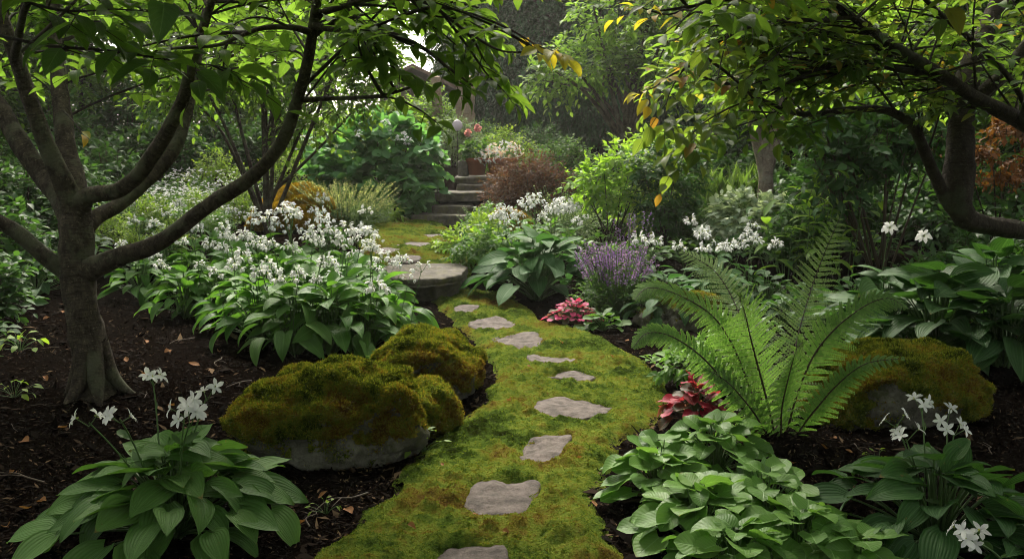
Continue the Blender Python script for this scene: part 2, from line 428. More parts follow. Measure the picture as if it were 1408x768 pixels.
M['shrub_blue'] = leaf_mat('big_bluish_leaf', [(.055, .14, .055), (.085, .20, .075), (.12, .25, .10)], (.12, .28, .05), .34, .42, 'pinnate', rib=(.16, .28, .12))
M['lime_big'] = leaf_mat('lime_lance_leaf', [(.08, .16, .025), (.12, .22, .03), (.18, .28, .035)], (.30, .46, .035), .45, .38, 'pinnate', rib=(.2, .3, .08))
M['yew'] = leaf_mat('evergreen_needle', [(.018, .056, .020), (.028, .080, .028), (.042, .105, .036)], (.03, .07, .02), .15, .5)
M['bronze'] = leaf_mat('bronze_leaf', [((.045, .020, .016), 0), ((.070, .028, .020), .5), ((.055, .042, .02), .8), ((.14, .05, .03), 1)], (.22, .09, .04), .35, .45)
M['orange'] = leaf_mat('orange_leaf', [(.10, .036, .010), (.15, .055, .013), (.09, .05, .016)], (.25, .10, .02), .3, .5)
M['pink'] = leaf_mat('pink_leaf', [((.27, .008, .075), 0), ((.34, .018, .105), .42), ((.44, .07, .17), .58), ((.03, .055, .02), .62), ((.06, .075, .04), 1)], (.5, .06, .12), .3, .4, 'pinnate', rib=(.18, .02, .03))
M['red'] = leaf_mat('dark_red_leaf', [((.20, .006, .022), 0), ((.27, .012, .04), .4), ((.09, .015, .014), .6), ((.035, .045, .02), .68), ((.05, .05, .025), 1)], (.45, .05, .06), .3, .38, 'pinnate', rib=(.42, .12, .13))
M['variegated'] = leaf_mat('variegated_leaf', [((.12, .18, .10), 0), ((.30, .36, .26), .4), ((.52, .56, .46), .75), ((.62, .64, .56), 1)], (.4, .48, .3), .3, .5)
M['cream'] = leaf_mat('cream_spray', [((.12, .17, .05), 0), ((.30, .32, .14), .5), ((.48, .47, .28), 1)], (.4, .42, .18), .35, .55)
M['fern'] = leaf_mat('fern_leaflet', [(.085, .17, .05), (.125, .22, .065), (.17, .27, .09)], (.2, .36, .05), .34, .5)
M['grass'] = leaf_mat('grass_blade', [(.05, .10, .025), (.08, .14, .03), (.13, .19, .05)], (.2, .3, .04), .4, .5)
M['grey_leaf'] = leaf_mat('grey_green_leaf', [(.08, .12, .06), (.12, .17, .085), (.17, .22, .12)], (.2, .28, .1), .3, .55)
M['petal'] = petal_mat('white_petal', (.66, .67, .64))
M['petal_pink'] = leaf_mat('pale_pink_petal', [(.62, .45, .47), (.72, .62, .62), (.55, .22, .28)], (.7, .5, .5), .3, .5)
M['petal_rose'] = leaf_mat('rose_petal', [(.42, .16, .24), (.52, .28, .36)], (.6, .2, .28), .3, .5)
M['purple'] = leaf_mat('purple_floret', [(.11, .05, .21), (.18, .09, .30), (.26, .17, .38)], (.22, .14, .32), .3, .55)
M['stem'] = plain_mat('green_stem', (.07, .13, .035), .5)
M['stem_dark'] = plain_mat('dark_stem', (.035, .028, .018), .6)
M['stem_brown'] = plain_mat('brown_stem', (.055, .038, .024), .7)
M['fern_stem'] = plain_mat('fern_rachis', (.05, .035, .018), .5)
M['bark'] = bark_mat('grey_brown_bark', (.026, .020, .015), (.095, .076, .056), (.11, .115, .075))
M['bark_dark'] = bark_mat('dark_bark', (.028, .021, .016), (.060, .048, .037), (.07, .075, .05))
M['bark_pale'] = bark_mat('pale_bark', (.13, .10, .078), (.24, .20, .16), (.20, .19, .15))
M['boulder'] = stone_mat('boulder_stone', (.060, .055, .042), (.16, .15, .122), (.022, .021, .014), 1.6, (.048, .052, .016))
M['flag'] = stone_mat('flagstone', (.062, .050, .043), (.130, .105, .092), (.024, .019, .015), 3.6)
M['step'] = stone_mat('step_stone', (.060, .052, .042), (.135, .118, .098), (.025, .022, .017), 2.2, (.09, .085, .035))
_ms = [(.35, (.013, .017, .004)), (.41, (.026, .042, .008)), (.46, (.054, .086, .014)), (.52, (.112, .140, .022)), (.58, (.105, .086, .016)), (.65, (.055, .029, .010))]
M['moss'] = moss_mat('path_moss', _ms); M['moss_blade'] = moss_mat('path_moss_blade', _ms, blade=True)
_mr = [(.36, (.020, .024, .006)), (.43, (.058, .080, .012)), (.49, (.120, .140, .020)), (.56, (.15, .112, .018)), (.63, (.075, .038, .010))]
M['rock_moss'] = moss_mat('boulder_moss', _mr, 5.0); M['rock_moss_blade'] = moss_mat('boulder_moss_blade', _mr, 5.0, True)
_mo = [(.30, (.07, .05, .010)), (.45, (.17, .12, .016)), (.60, (.28, .17, .022)), (.75, (.20, .10, .015))]
M['ochre_moss'] = moss_mat('ochre_moss', _mo, 4.0); M['ochre_moss_blade'] = moss_mat('ochre_moss_blade', _mo, 4.0, True)
def ground_mat():
    t = NT('dark_mulch'); co = t.n('TexCoord').outputs['Object']
    n1 = t.noise(55, 6, .75, co); n2 = t.noise(1.3, 4, .6, co)
    col = t.ramp(n1, [(.3, (.0016, .0012, .001)), (.52, (.0052, .0038, .003)), (.72, (.013, .009, .0068))])
    col = t.mix(t.remap(n2, .4, .65, 0, .5), col, (.006, .0038, .0026))
    p = t.n('BsdfPrincipled'); t.set(p.inputs['Base Color'], col); p.inputs['Roughness'].default_value = 1; p.inputs['Specular IOR Level'].default_value = .0
    t.set(p.inputs['Normal'], t.bump(n1, 1.0, .03)); return t.done(p)
M['mulch'] = ground_mat()
M['chip'] = leaf_mat('bark_chip', [((.003, .002, .0014), 0), ((.0065, .0045, .0034), .55), ((.018, .012, .0085), .86), ((.12, .08, .05), 1)], (.01, .008, .006), .02, .9, spec=.03)
M['dead_leaf'] = leaf_mat('dry_leaf', [(.16, .065, .025), (.22, .10, .04), (.12, .06, .03)], (.2, .08, .03), .15, .7, 'pinnate', rib=(.1, .05, .03))
M['terracotta'] = plain_mat('terracotta', (.30, .10, .06), .8)
M['roof'] = plain_mat('brown_roof', (.16, .095, .07), .8)
M['shed'] = plain_mat('shed_boards', (.10, .075, .06), .8)
M['post'] = bark_mat('weathered_post', (.20, .14, .095), (.34, .25, .18), (.24, .19, .14))
M['lamp'] = plain_mat('pale_glazed_disc', (.40, .36, .41), .3, .5, .3, (.7, .66, .7))
M['birdbox'] = plain_mat('red_brown_wood', (.16, .06, .035), .8)
M['whitewash'] = plain_mat('whitewashed_wood', (.6, .6, .58), .8)
M['soil'] = plain_mat('potting_soil', (.02, .015, .01), .9)
# ------------------------------------------------------------------ terrain
def H(x, y):
    x = np.asarray(x, float); y = np.asarray(y, float)
    x, y = np.broadcast_arrays(x, y)
    w = .25 * vnoise(np.stack([x * .6, y * .6, 0 * x], -1))
    z = .2 * sstep(7.75, 8.35, y + w * (np.abs(x + .6) > 1)) + .62 * sstep(12.0, 13.9, y) + .5 * sstep(14, 26, y)
    away = sstep(1.1, 2.6, np.abs(x - .2 - .05 * y))
    z = z + away * (.05 + .10 * fbm(np.stack([x * .7, y * .7, 0 * x + 4], -1), 3))
    return z + .012 * fbm(np.stack([x * 5, y * 5, 0 * x + 1], -1), 3)
def on(px, py, z=0.0):
    """where the ray of a photograph pixel meets the terrain"""
    p = G(px, py, z)
    for _ in range(12):
        p = G(px, py, float(H(p[0], p[1])) * .6 + p[2] * .4)
    p[2] = float(H(p[0], p[1])); return p
def at(px, d):
    """a point of the terrain at depth d in the column px"""
    p = W(px, 300, d); p[2] = float(H(p[0], p[1])); return p
def grid_mesh(xs, ys, zf):
    X, Y = np.meshgrid(xs, ys); Z = zf(X, Y); m = len(xs)
    V = np.stack([X, Y, Z], -1).reshape(-1, 3)
    i, j = np.meshgrid(np.arange(len(ys) - 1), np.arange(m - 1), indexing='ij')
    F = np.stack([i * m + j, i * m + j + 1, (i + 1) * m + j + 1, (i + 1) * m + j], -1).reshape(-1, 4)
    return V, F
def px_poly(pts, z): return np.array([G(a, b, z)[:2] for a, b in pts])
MOSS = [(405, 800), (432, 768), (490, 722), (535, 672), (560, 640), (606, 600), (640, 575), (672, 545), (684, 515), (668, 485), (645, 458), (615, 430), (592, 408), (640, 398), (705, 405), (745, 440), (800, 452), (835, 465), (870, 490), (905, 515), (915, 545), (905, 575), (865, 596), (840, 622), (818, 680), (835, 735), (845, 768), (850, 830), (380, 840)]
MOSS2 = [(485, 362), (500, 335), (515, 318), (545, 308), (600, 310), (625, 318), (640, 335), (655, 352), (648, 366), (540, 366)]
MP = [px_poly(MOSS, .01), px_poly(MOSS2, .21)]
xs = np.concatenate([np.linspace(-60, -8, 30)[:-1], np.linspace(-8, -3.5, 60)[:-1], np.linspace(-3.5, 3.5, 230)[:-1], np.linspace(3.5, 8, 60)[:-1], np.linspace(8, 60, 30)])
ys = np.concatenate([np.linspace(-20, 1, 20)[:-1], np.linspace(1, 9, 300)[:-1], np.linspace(9, 15, 120)[:-1], np.linspace(15, 30, 50)[:-1], np.linspace(30, 120, 30)])
def ground_z(X, Y):
    path = sstep(-.05, .12, np.maximum(poly_dist(X, Y, MP[0]), poly_dist(X, Y, MP[1])))       # the bed of the path is dug a little lower
    return H(X, Y) + .02 * fbm(np.stack([X * 16, Y * 16, 0 * X], -1), 3) * (np.abs(X) < 4) * (1 - path) - .045 * path
V, F = grid_mesh(xs, ys, ground_z)
mb = MB(); mb.add(V, F, V[:, :2])
tag(mb.build('ground', M['mulch']), 'dark bark mulch ground of the garden beds', 'ground', kind='structure')

# ------------------------------------------------------------------ stepping stones, steps
def smooth_closed(poly, n=72, k=.5):
    p = np.vstack([poly, poly[:3]]) if False else poly
    q = np.vstack([p[-1], p, p[0], p[1]]); m = len(p)
    T = np.linspace(0, m, n, endpoint=False); i = T.astype(int); t = (T - i)[:, None]
    a, b, c, d = q[i], q[i + 1], q[i + 2], q[np.minimum(i + 3, len(q) - 1)]
    cr = .5 * (2 * b + (c - a) * t + (2 * a - 5 * b + 4 * c - d) * t ** 2 + (3 * b - a - 3 * c + d) * t ** 3)
    li = b + (c - b) * t
    return li * (1 - k) + cr * k
def slab(mb, poly, ztop, thick, seed=0, rough=.006, edge=.012, layers=1, k=.5, n=84):
    o = smooth_closed(np.asarray(poly), n, k); c = o.mean(0)
    r = norm(o - c); o = o + r * (.032 * np.linalg.norm(o - c, axis=1, keepdims=True)) * fbm(np.c_[o * 14, np.full(n, seed)], 3)[:, None] * 2
    rings = []
    for s in np.linspace(.04, .93, 14): rings.append((s, 0.0))
    rings += [(.97, -edge * .25), (.995, -edge)]
    for q in range(1, 6):
        f = q / 5; rings.append((1.0 + (.012 * math.sin(f * 9 * layers + seed)) - .02 * f, -edge - (thick - edge) * f))
    Vs = []
    for s, dz in rings:
        p = c + (o - c) * s
        if dz < -edge: p = p + r * .02 * fbm(np.c_[o * 9, np.full(n, dz * 60 * layers + seed)], 3)[:, None]
        z = ztop + dz + rough * 1.6 * fbm(np.c_[p * 9, np.full(n, seed + .5)], 4) * (1 if dz > -edge * 1.01 else .2)
        Vs.append(np.c_[p, z])
    V = np.concatenate(Vs); m = len(rings)
    i, j = np.meshgrid(np.arange(m - 1), np.arange(n), indexing='ij'); jn = (j + 1) % n
    F = np.stack([i * n + j, (i + 1) * n + j, (i + 1) * n + jn, i * n + jn], -1).reshape(-1, 4)
    mb.add(V, F, V[:, :2])
    mb.add(np.vstack([V[:n], [*c, V[:n, 2].mean()]]), np.array([[n, q, (q + 1) % n] for q in range(n)]), None)
    return o
STONES = [
    ([(592, 757), (612, 744), (660, 742), (695, 748), (702, 768), (690, 790), (640, 798), (600, 785)], 'grey stepping stone cut off by the bottom of the view'),
    ([(633, 692), (655, 660), (680, 657), (715, 656), (744, 662), (740, 680), (722, 704), (690, 708), (655, 706)], 'large squarish grey stepping stone, second from the bottom of the path'),
    ([(707, 626), (728, 604), (752, 596), (785, 596), (786, 604), (770, 628), (745, 636), (715, 633)], 'small slanted stepping stone, third from the bottom of the path'),
    ([(731, 562), (740, 549), (775, 544), (815, 549), (845, 559), (830, 570), (800, 577), (765, 575)], 'broad pointed stepping stone beside the red plant'),
    ([(747, 514), (770, 511), (800, 511), (821, 517), (812, 523), (785, 525), (765, 521)], 'narrow stepping stone just behind the broad pointed one'),
    ([(724, 490), (745, 487), (780, 488), (794, 493), (785, 499), (755, 503), (733, 500)], 'small oval stepping stone halfway along the moss path'),
    ([(674, 466), (700, 459), (735, 457), (752, 468), (740, 476), (705, 479), (688, 474)], 'wide stepping stone on the bend of the moss path'),
    ([(641, 443), (665, 436), (695, 436), (712, 445), (700, 451), (665, 454), (650, 451)], 'stepping stone in front of the glossy hosta on the path'),
    ([(622, 424), (640, 417), (655, 418), (660, 424), (645, 430), (628, 430)], 'smallest stepping stone at the foot of the stone slabs'),
]
TERR = [
    ([(533, 358), (550, 351), (575, 352), (582, 357), (560, 362), (540, 363)], 'pale flat stone directly behind the two curved slabs'),
    ([(508, 346), (530, 340), (550, 343), (547, 348), (520, 351)], 'pale flat stone beside the white flowers on the upper path'),
    ([(541, 338), (560, 334), (588, 334), (594, 337), (570, 341), (548, 341)], 'flat stone midway between the slabs and the stairs'),
    ([(570, 326), (585, 323), (605, 323), (614, 326), (590, 329), (575, 329)], 'flat stone closest to the foot of the stairs'),
]
stone_polys = []
for q, (pts, lab) in enumerate(STONES):
    mb = MB(); poly = px_poly(pts, .02); slab(mb, poly, .016, .06, q * 3.1, rough=.018)
    stone_polys.append(poly); tag(mb.build('stepping_stone', M['flag']), lab, 'stepping stone', 'stepping stones along the moss path')
for q, (pts, lab) in enumerate(TERR):
    mb = MB(); poly = px_poly(pts, .225); slab(mb, poly, .235, .06, q * 2.3 + 40)
    stone_polys.append(poly); tag(mb.build('stepping_stone', M['flag']), lab, 'stepping stone', 'stepping stones along the moss path')
mb = MB(); slab(mb, px_poly([(540, 384), (558, 391), (600, 393), (629, 388), (643, 380), (636, 372), (600, 370), (555, 374)], .135), .138, .15, 3.3, .010, .012, 2, .12)
tag(mb.build('step_slab', M['step']), 'lower curved stone slab step resting on the moss', 'step')
mb = MB(); slab(mb, px_poly([(520, 374), (532, 381), (570, 385), (606, 383), (634, 377), (644, 368), (632, 361), (598, 359), (556, 361), (530, 366)], .21), .215, .066, 8.7, .010, .012, 2, .12)
tag(mb.build('step_slab', M['step']), 'upper curved stone slab step lying on the lower one', 'step')
def rect(px0, px1, d0, d1):
    a, b = (px0 - 704) / FPX * d0, (px1 - 704) / FPX * d0
    return np.array([(a, d0), ((a + b) / 2, d0 - .03), (b, d0 + .01), (b + .02, (d0 + d1) / 2), (b, d1), ((a + b) / 2, d1), (a, d1), (a - .02, (d0 + d1) / 2)])
for q, (p0, p1, d0, d1, zt, th, lab) in enumerate([
        (566, 640, 12.0, 12.5, .36, .22, 'thick stone block forming the bottom stair step'),
        (594, 648, 12.33, 12.8, .47, .2, 'dark recessed stone block, second stair step from the bottom'),
        (593, 664, 12.5, 13.1, .645, .12, 'wide overhanging slab in the middle of the stairs'),
        (629, 684, 13.0, 13.4, .735, .2, 'narrow stone block under the top slab of the stairs'),
        (626, 690, 13.12, 13.9, .84, .09, 'top stone slab of the stairs under the flower pots')]):
    mb = MB(); slab(mb, rect(p0, p1, d0, d1), zt, th, 11 * q + 2, .01, .014, 3, .12)
    tag(mb.build('stair_step', M['step']), lab, 'step', 'stone stairs at the end of the path')

# ------------------------------------------------------------------ moss path
def moss_height(x, y):
    P = np.stack([x, y, 0 * x], -1)
    d = np.maximum(poly_dist(x, y, MP[0]), poly_dist(x, y, MP[1])) + .085 * fbm(P * 5, 5)
    s = np.full(np.shape(x), 9.0)
    for p in stone_polys: s = np.minimum(s, -poly_dist(x, y, p))
    s = s + .012 * fbm(P * 22 + 3, 3)
    cush = .045 * np.abs(fbm(P * 4.5 + 2, 4)) + .05 * np.abs(fbm(P * 13 + 9, 3)) + .016 * fbm(P * 36, 2)
    h = sstep(-.02, .09, d) * (.014 + cush) * sstep(-.035, .035, s) - .012 * (d < -.005)
    return h - .03 * (s < -.03), d, s
mb = MB(); bl = MB()
for x0, x1, y0, y1, st in ((-1.5, 1.45, 1.6, 8.3, .018), (-2.1, -.2, 8.0, 12.3, .03)):
    gx, gy = np.arange(x0, x1, st), np.arange(y0, y1, st)
    X, Y = np.meshgrid(gx, gy); h, d, s = moss_height(X, Y)
    Z = H(X, Y) + h
    if y0 < 3: Z = np.where(s < -.03, -.03, Z)
    m = len(gx); Vv = np.stack([X, Y, Z], -1).reshape(-1, 3)
    i, j = np.meshgrid(np.arange(len(gy) - 1), np.arange(m - 1), indexing='ij')
    Ff = np.stack([i * m + j, i * m + j + 1, (i + 1) * m + j + 1, (i + 1) * m + j], -1).reshape(-1, 4)
    dd = d.ravel()[Ff].max(1); Ff = Ff[dd > -.02]
    us, inv = np.unique(Ff, return_inverse=True); mb.add(Vv[us], inv.reshape(-1, 4), Vv[us][:, :2])
moss_base = mb
def blades(mb, P, N, hgt, wid, rng, mat=0, spread=.9):
    """thin tapering moss shoots standing on P"""
    n = len(P); D = norm(N + spread * rdir(n, rng)); X = norm(np.cross(D, rdir(n, rng)))
    hgt = hgt * rng.uniform(.5, 1.3, n); a = P - X * wid[:, None] * .5; b = P + X * wid[:, None] * .5
    c = P + D * hgt[:, None] * .6 + X * wid[:, None] * .35; e = P + D * hgt[:, None]
    V = np.stack([a, b, c, e], 1).reshape(-1, 3); k = np.arange(n)[:, None] * 4
    mb.add(V, np.concatenate([k + [[0, 1, 2]], k + [[0, 2, 3]]], 0), None, mat)
rg = np.random.default_rng(5)
for x0, x1, y0, y1, n in ((-1.4, 1.0, 2.1, 3.6, 130000), (-1.0, 1.3, 3.6, 5.2, 90000), (-1.0, 1.4, 5.2, 8.0, 70000), (-2.1, -.2, 8.2, 12.3, 30000)):
    x = rg.uniform(x0, x1, n); y = rg.uniform(y0, y1, n); h, d, s = moss_height(x, y)
    ok = (d > .0) & (s > -.006) & (h > .003) | (d > .02) & (s > -.03) & (fbm(np.c_[x * 11, y * 11, 0 * x], 3) > .02 + (-s) * 9) & (s < .004); x, y, h, s = x[ok], y[ok], h[ok], s[ok]
    blades(bl, np.c_[x, y, np.where(s < -.002, .018 * (y < 8) + (H(x, y) + .036) * (y >= 8), H(x, y) + h - .002)], np.array([[0, 0, 1.0]]), .005 + .0006 * y, .0024 + .0008 * y, rg, 0, 2.5)
mb = moss_base
o = mb.build('moss_carpet', M['moss']); tag(o, 'yellow green moss carpet covering the garden path', 'moss', kind='stuff')
bl.build('moss_shoots', M['moss_blade'], o)['kind'] = 'stuff'

# ------------------------------------------------------------------ mulch chips and litter
n = 110000
dch = 2.2 + 7.5 * rg.random(n) ** 1.5; xx = (rg.uniform(-60, 1480, n) - 704) / FPX * dch
mh, md, ms_ = moss_height(xx, dch); ok = md < .02; xx, yy = xx[ok], dch[ok]; n = len(xx)
P = np.c_[xx, yy, H(xx, yy) + .006]
D = norm(np.c_[rg.normal(size=(n, 2)), rg.normal(size=n) * .35]); X = norm(np.cross(D, [0, 0, 1.0])); Z = np.cross(X, D)
L = rg.gamma(2.4, .005, n) * .6 + .003; L = np.where(rg.random(n) < .05, L * 2.6, L); Wd = L * rg.uniform(.12, .5, n); T_ = Wd * .35
V = np.stack([P - D * L[:, None], P + X * Wd[:, None] + Z * T_[:, None], P - X * Wd[:, None] * .8 + Z * T_[:, None] * .6, P + D * L[:, None] + Z * T_[:, None] * .4, P - Z * T_[:, None]], 1).reshape(-1, 3)
k = np.arange(n)[:, None] * 5
mb = MB(); mb.add(V, np.concatenate([k + [f] for f in ([0, 1, 2], [1, 3, 2], [0, 4, 1], [4, 3, 1], [0, 2, 4], [2, 3, 4])], 0))
tag(mb.build('bark_mulch', M['chip'], smooth=False), 'loose dark bark chips lying over the garden beds', 'mulch', kind='stuff')
TD = templates('ovate', 4, 6, 4, 31, arch=(-1.6, 1.4), fold=(.2, .9), lift=(-.2, .2), aspect=.6, wave=.08)
DL = [me for me in [None]]
dead = []
for q in range(4):
    mb = MB(); V, F, UV = TD[q]; mb.add(V * .055, F, UV); dead.append(mb.mesh('dry_leaf', M['dead_leaf']))
LEAVES_AT = [(437, 688, 'brown leaf fallen on the mulch below the big mossy boulder'), (475, 702, 'small curled brown leaf near the edge of the moss path')]
for px, py, lab in LEAVES_AT + [(a, b, None) for a, b in ((233, 483), (68, 438), (86, 432), (152, 534), (92, 590), (38, 703), (64, 692), (10, 728), (300, 486), (345, 540), (175, 500), (30, 470), (60, 520), (205, 520), (275, 505), (40, 610), (20, 650), (1150, 606), (1162, 621), (1135, 620), (1010, 598), (1090, 640), (1030, 640), (860, 470), (875, 478), (420, 720), (385, 730), (1330, 600), (240, 560), (200, 470))]:
    p = on(px, py); o = link('fallen_leaf', dead[random.randrange(4)], None, p + [0, 0, .012], (random.uniform(-.4, .4), random.uniform(-.4, .4), random.uniform(0, 6)), random.uniform(.7, 1.25))
    tag(o, lab or 'dry brown leaf lying on the dark mulch', 'fallen leaf', 'dry leaves fallen on the mulch')

for px, py in ((800, 640), (560, 735), (770, 480), (860, 560), (610, 650), (690, 745), (820, 700), (700, 560), (840, 500), (725, 512), (650, 720)):
    x, y, _ = on(px, py); hh = float(moss_height(np.array([x]), np.array([y]))[0][0])
    o = link('fallen_leaf', dead[random.randrange(4)], None, (x, y, float(H(x, y)) + max(hh, .0) + .010), (random.uniform(-.4, .4), random.uniform(-.4, .4), random.uniform(0, 6)), random.uniform(.4, .75))
    tag(o, 'small dry leaf lying on the moss path', 'fallen leaf', 'dry leaves on the moss path')
TW = []
for q in range(4):
    mb = MB(); tubes(mb, catmull([(-.08, 0, .006), (-.02, .012 * (q - 1.5), .012), (.03, -.01, .008), (.09, .015 * (q - 1), .007)], 12)[None], np.linspace(.0028, .0012, 12)[None], 5); tubes(mb, catmull([(.0, 0, .009), (.02, .02, .014), (.05, .045, .012)], 8)[None], np.linspace(.0018, .0008, 8)[None], 5); TW.append(mb.mesh('twig', M['stem_brown']))
for px, py in ((300, 500), (200, 545), (60, 560), (30, 660), (250, 470), (430, 715), (1120, 632), (1180, 618), (1000, 620), (1360, 620), (70, 480), (330, 530), (20, 590), (470, 690)):
    p = on(px, py); o = link('fallen_twig', TW[random.randrange(4)], None, p + [0, 0, .006], (random.uniform(-.1, .1), random.uniform(-.1, .1), random.uniform(0, 6)), random.uniform(.6, 1.4))
    tag(o, 'thin dry twig lying on the dark mulch', 'twig', 'dry twigs fallen on the mulch')

# ------------------------------------------------------------------ boulders
def boulder(name, label, c, size, seed, rz=0.0, cover=.15, mats=('boulder', 'rock_moss', 'rock_moss_blade'), n=44, nb=26000, bare=None, group='mossy boulders', tilt=0.0, blade=1.0):
    a = np.linspace(-1, 1, n); A, B = np.meshgrid(a, a); o = np.ones_like(A)
    S = np.concatenate([np.stack(t, -1).reshape(-1, 3) for t in ((A, B, o), (B, A, -o), (o, A, B), (-o, B, A), (B, o, A), (A, -o, B))])
    i, j = np.meshgrid(np.arange(n - 1), np.arange(n - 1), indexing='ij')
    q = np.stack([i * n + j, i * n + j + 1, (i + 1) * n + j + 1, (i + 1) * n + j], -1).reshape(-1, 4)
    F = np.concatenate([q + k * n * n for k in range(6)])
    key = np.unique(np.round(S, 5), axis=0, return_inverse=True); S = key[0]; F = key[1].reshape(-1)[F]
    U = norm(S); pw = np.sign(U) * np.abs(U) ** .82
    U2 = norm(pw) * (.6 + .4 * np.linalg.norm(pw, axis=1, keepdims=True))
    rr = 1 + .40 * fbm(U * 1.5 + seed, 2) + .17 * fbm(U * 3.4 + seed, 4)
    V = U2 * rr[:, None] * np.array(size)
    V[:, 2] = np.where(V[:, 2] < 0, V[:, 2] * .55, V[:, 2])
    if tilt: V[:, 2] += V[:, 0] * tilt
    def normals(V, F):
        N = np.zeros_like(V); fn = np.cross(V[F[:, 2]] - V[F[:, 0]], V[F[:, 3]] - V[F[:, 1]])
        for k in range(4): np.add.at(N, F[:, k], fn)
        return norm(N)
    N = normals(V, F)
    if (N * V).sum() < 0: F = F[:, ::-1]; N = normals(V, F)
    root = thing(name, label, 'boulder', c, rz, group)
    mb = MB(); mb.add(V + N * (.026 * fbm(V * 11 + seed, 5))[:, None] - N * .006, F, V[:, :2]); mb.build('stone', M[mats[0]], root)
    mk = N[:, 2] * .75 + .35 * V[:, 2] / size[2] + .9 * fbm(V * 4.2 / max(size) + seed, 5) - cover
    if bare is not None:
        for bd, bs in bare: mk = mk - bs * np.exp(-((norm(V / np.array(size)) - norm(np.array(bd))) ** 2).sum(1) / .10)
    cush = .5 + 1.4 * np.abs(fbm(V * 11 + seed, 3)) + .9 * np.abs(fbm(V * 26 + seed, 3))
    f = sstep(-.05, .22, mk); VM = V + N * (f * .026 * cush - .010)[:, None]
    Fm = F[mk[F].max(1) > -.08]; us, inv = np.unique(Fm, return_inverse=True)
    mb = MB(); mb.add(VM[us], inv.reshape(-1, 4), V[us][:, :2])
    mo = mb.build('moss', M[mats[1]], root)
    # shoots
    r = np.random.default_rng(int(seed * 10) + 1); Fg = F[mk[F].min(1) > -.38]; wt = .04 + .96 * sstep(-.30, .06, mk[Fg].mean(1))
    ar = np.linalg.norm(np.cross(VM[Fg[:, 2]] - VM[Fg[:, 0]], VM[Fg[:, 3]] - VM[Fg[:, 1]]), axis=1); ar = ar * wt; pk = r.choice(len(Fg), nb, p=ar / ar.sum())
    u, v = r.random(nb)[:, None], r.random(nb)[:, None]; q = Fg[pk]
    VM = np.where((mk > -.06)[:, None], VM, V)
    P = (VM[q[:, 0]] * (1 - u) + VM[q[:, 1]] * u) * (1 - v) + (VM[q[:, 3]] * (1 - u) + VM[q[:, 2]] * u) * v
    mb = MB(); blades(mb, P, N[q[:, 0]] + [0, 0, .3], .014 * blade, np.full(nb, .0045 * blade), r, 0, 1.2); mb.build('moss_shoots', M[mats[2]], mo)['kind'] = 'stuff'
    return root
def gz(x, y, dz=0): return np.array([x, y, float(H(x, y)) + dz])
boulder('mossy_boulder', 'large mossy boulder with a bare grey end, closest to the moss path', gz(-.80, 3.72, .07), (.41, .30, .275), 1.7, .10, .10, bare=[((.8, -.55, -.1), 1.0), ((.2, -.9, -.35), .6), ((-.3, -.9, -.2), .3)], nb=56000)
boulder('mossy_boulder', 'small mossy hump tucked behind the bare end of the large boulder', gz(-.43, 3.98, .04), (.19, .20, .165), 4.4, .4, -.25, nb=14000)
boulder('mossy_boulder', 'rounded mossy boulder between the white flowers and the path', gz(-.47, 4.62, .08), (.33, .27, .235), 7.9, -.25, .12, bare=[((-.5, -.8, .1), .5), ((.3, -.9, -.3), .5)], nb=34000)
boulder('mossy_boulder', 'dark mossy boulder beside the fern under the broad hosta leaves', gz(1.88, 4.25, .05), (.43, .34, .265), 11.3, .15, .0, bare=[((-.3, -.85, .35), .8), ((.1, -.95, -.2), .3)], nb=54000)
boulder('mossy_boulder', 'low dark stone half hidden behind the fern', gz(1.28, 6.35, .02), (.36, .2, .2), 14.2, .1, .75, nb=5000)
boulder('mossy_boulder', 'ochre mossy boulder behind the drift of white flowers', gz(-2.62, 10.9, .10), (.55, .42, .36), 18.8, .1, -.3, ('boulder', 'ochre_moss', 'ochre_moss_blade'), nb=26000, blade=1.7)
boulder('mossy_boulder', 'small ochre mossy boulder in front of the bronze shrub', gz(-.05, 11.0, .06), (.30, .25, .25), 22.1, .1, -.3, ('boulder', 'ochre_moss', 'ochre_moss_blade'), n=26, nb=9000, blade=1.7)
boulder('mossy_boulder', 'brownish rock beside the end of the two curved slabs', gz(-1.32, 7.75, .05), (.20, .16, .17), 25.1, .2, .9, n=26, nb=1500)
# ------------------------------------------------------------------ leaf shapes
TL = {}
TL['hosta'] = templates('hosta', 8, 9, 6, 1, arch=(-1.25, -.45), lift=(.0, .35), fold=(.12, .5), aspect=.56, lobe=.10, wave=.05, pleat=.03)
TL['hosta_wide'] = templates('hosta', 8, 9, 6, 2, arch=(-1.2, -.3), lift=(.0, .3), fold=(.05, .4), aspect=.68, lobe=.12, wave=.06, pleat=.03)
TL['round'] = templates('round', 6, 7, 6, 3, arch=(-.9, .1), lift=(0, .3), fold=(.0, .45), aspect=.98, lobe=.16, wave=.06)
TL['tree'] = templates('ovate', 4, 5, 5, 4, arch=(-1.1, -.1), lift=(0, .3), fold=(.05, .5), aspect=.5, wave=.06)
TL['treelow'] = templates('ovate', 2, 3, 4, 5, arch=(-1.0, -.1), lift=(0, .3), fold=(.1, .5), aspect=.52)
TL['lance'] = templates('lance', 4, 6, 5, 6, arch=(-1.3, -.3), lift=(0, .3), fold=(.15, .5), aspect=.30)
TL['lancelow'] = templates('lance', 2, 3, 4, 7, arch=(-1.2, -.2), lift=(0, .3), fold=(.2, .5), aspect=.34)
TL['small'] = templates('ovate', 2, 2, 4, 8, arch=(-.8, 0), lift=(0, .2), fold=(.1, .5), aspect=.6)
TL['roundlow'] = templates('round', 2, 3, 4, 9, arch=(-.9, -.1), lift=(0, .3), fold=(.0, .4), aspect=.85, lobe=.1)
TL['scallop'] = templates('scallop', 6, 8, 5, 10, arch=(-.8, .1), lift=(0, .3), fold=(.0, .4), aspect=.9, lobe=.14, wave=.09)
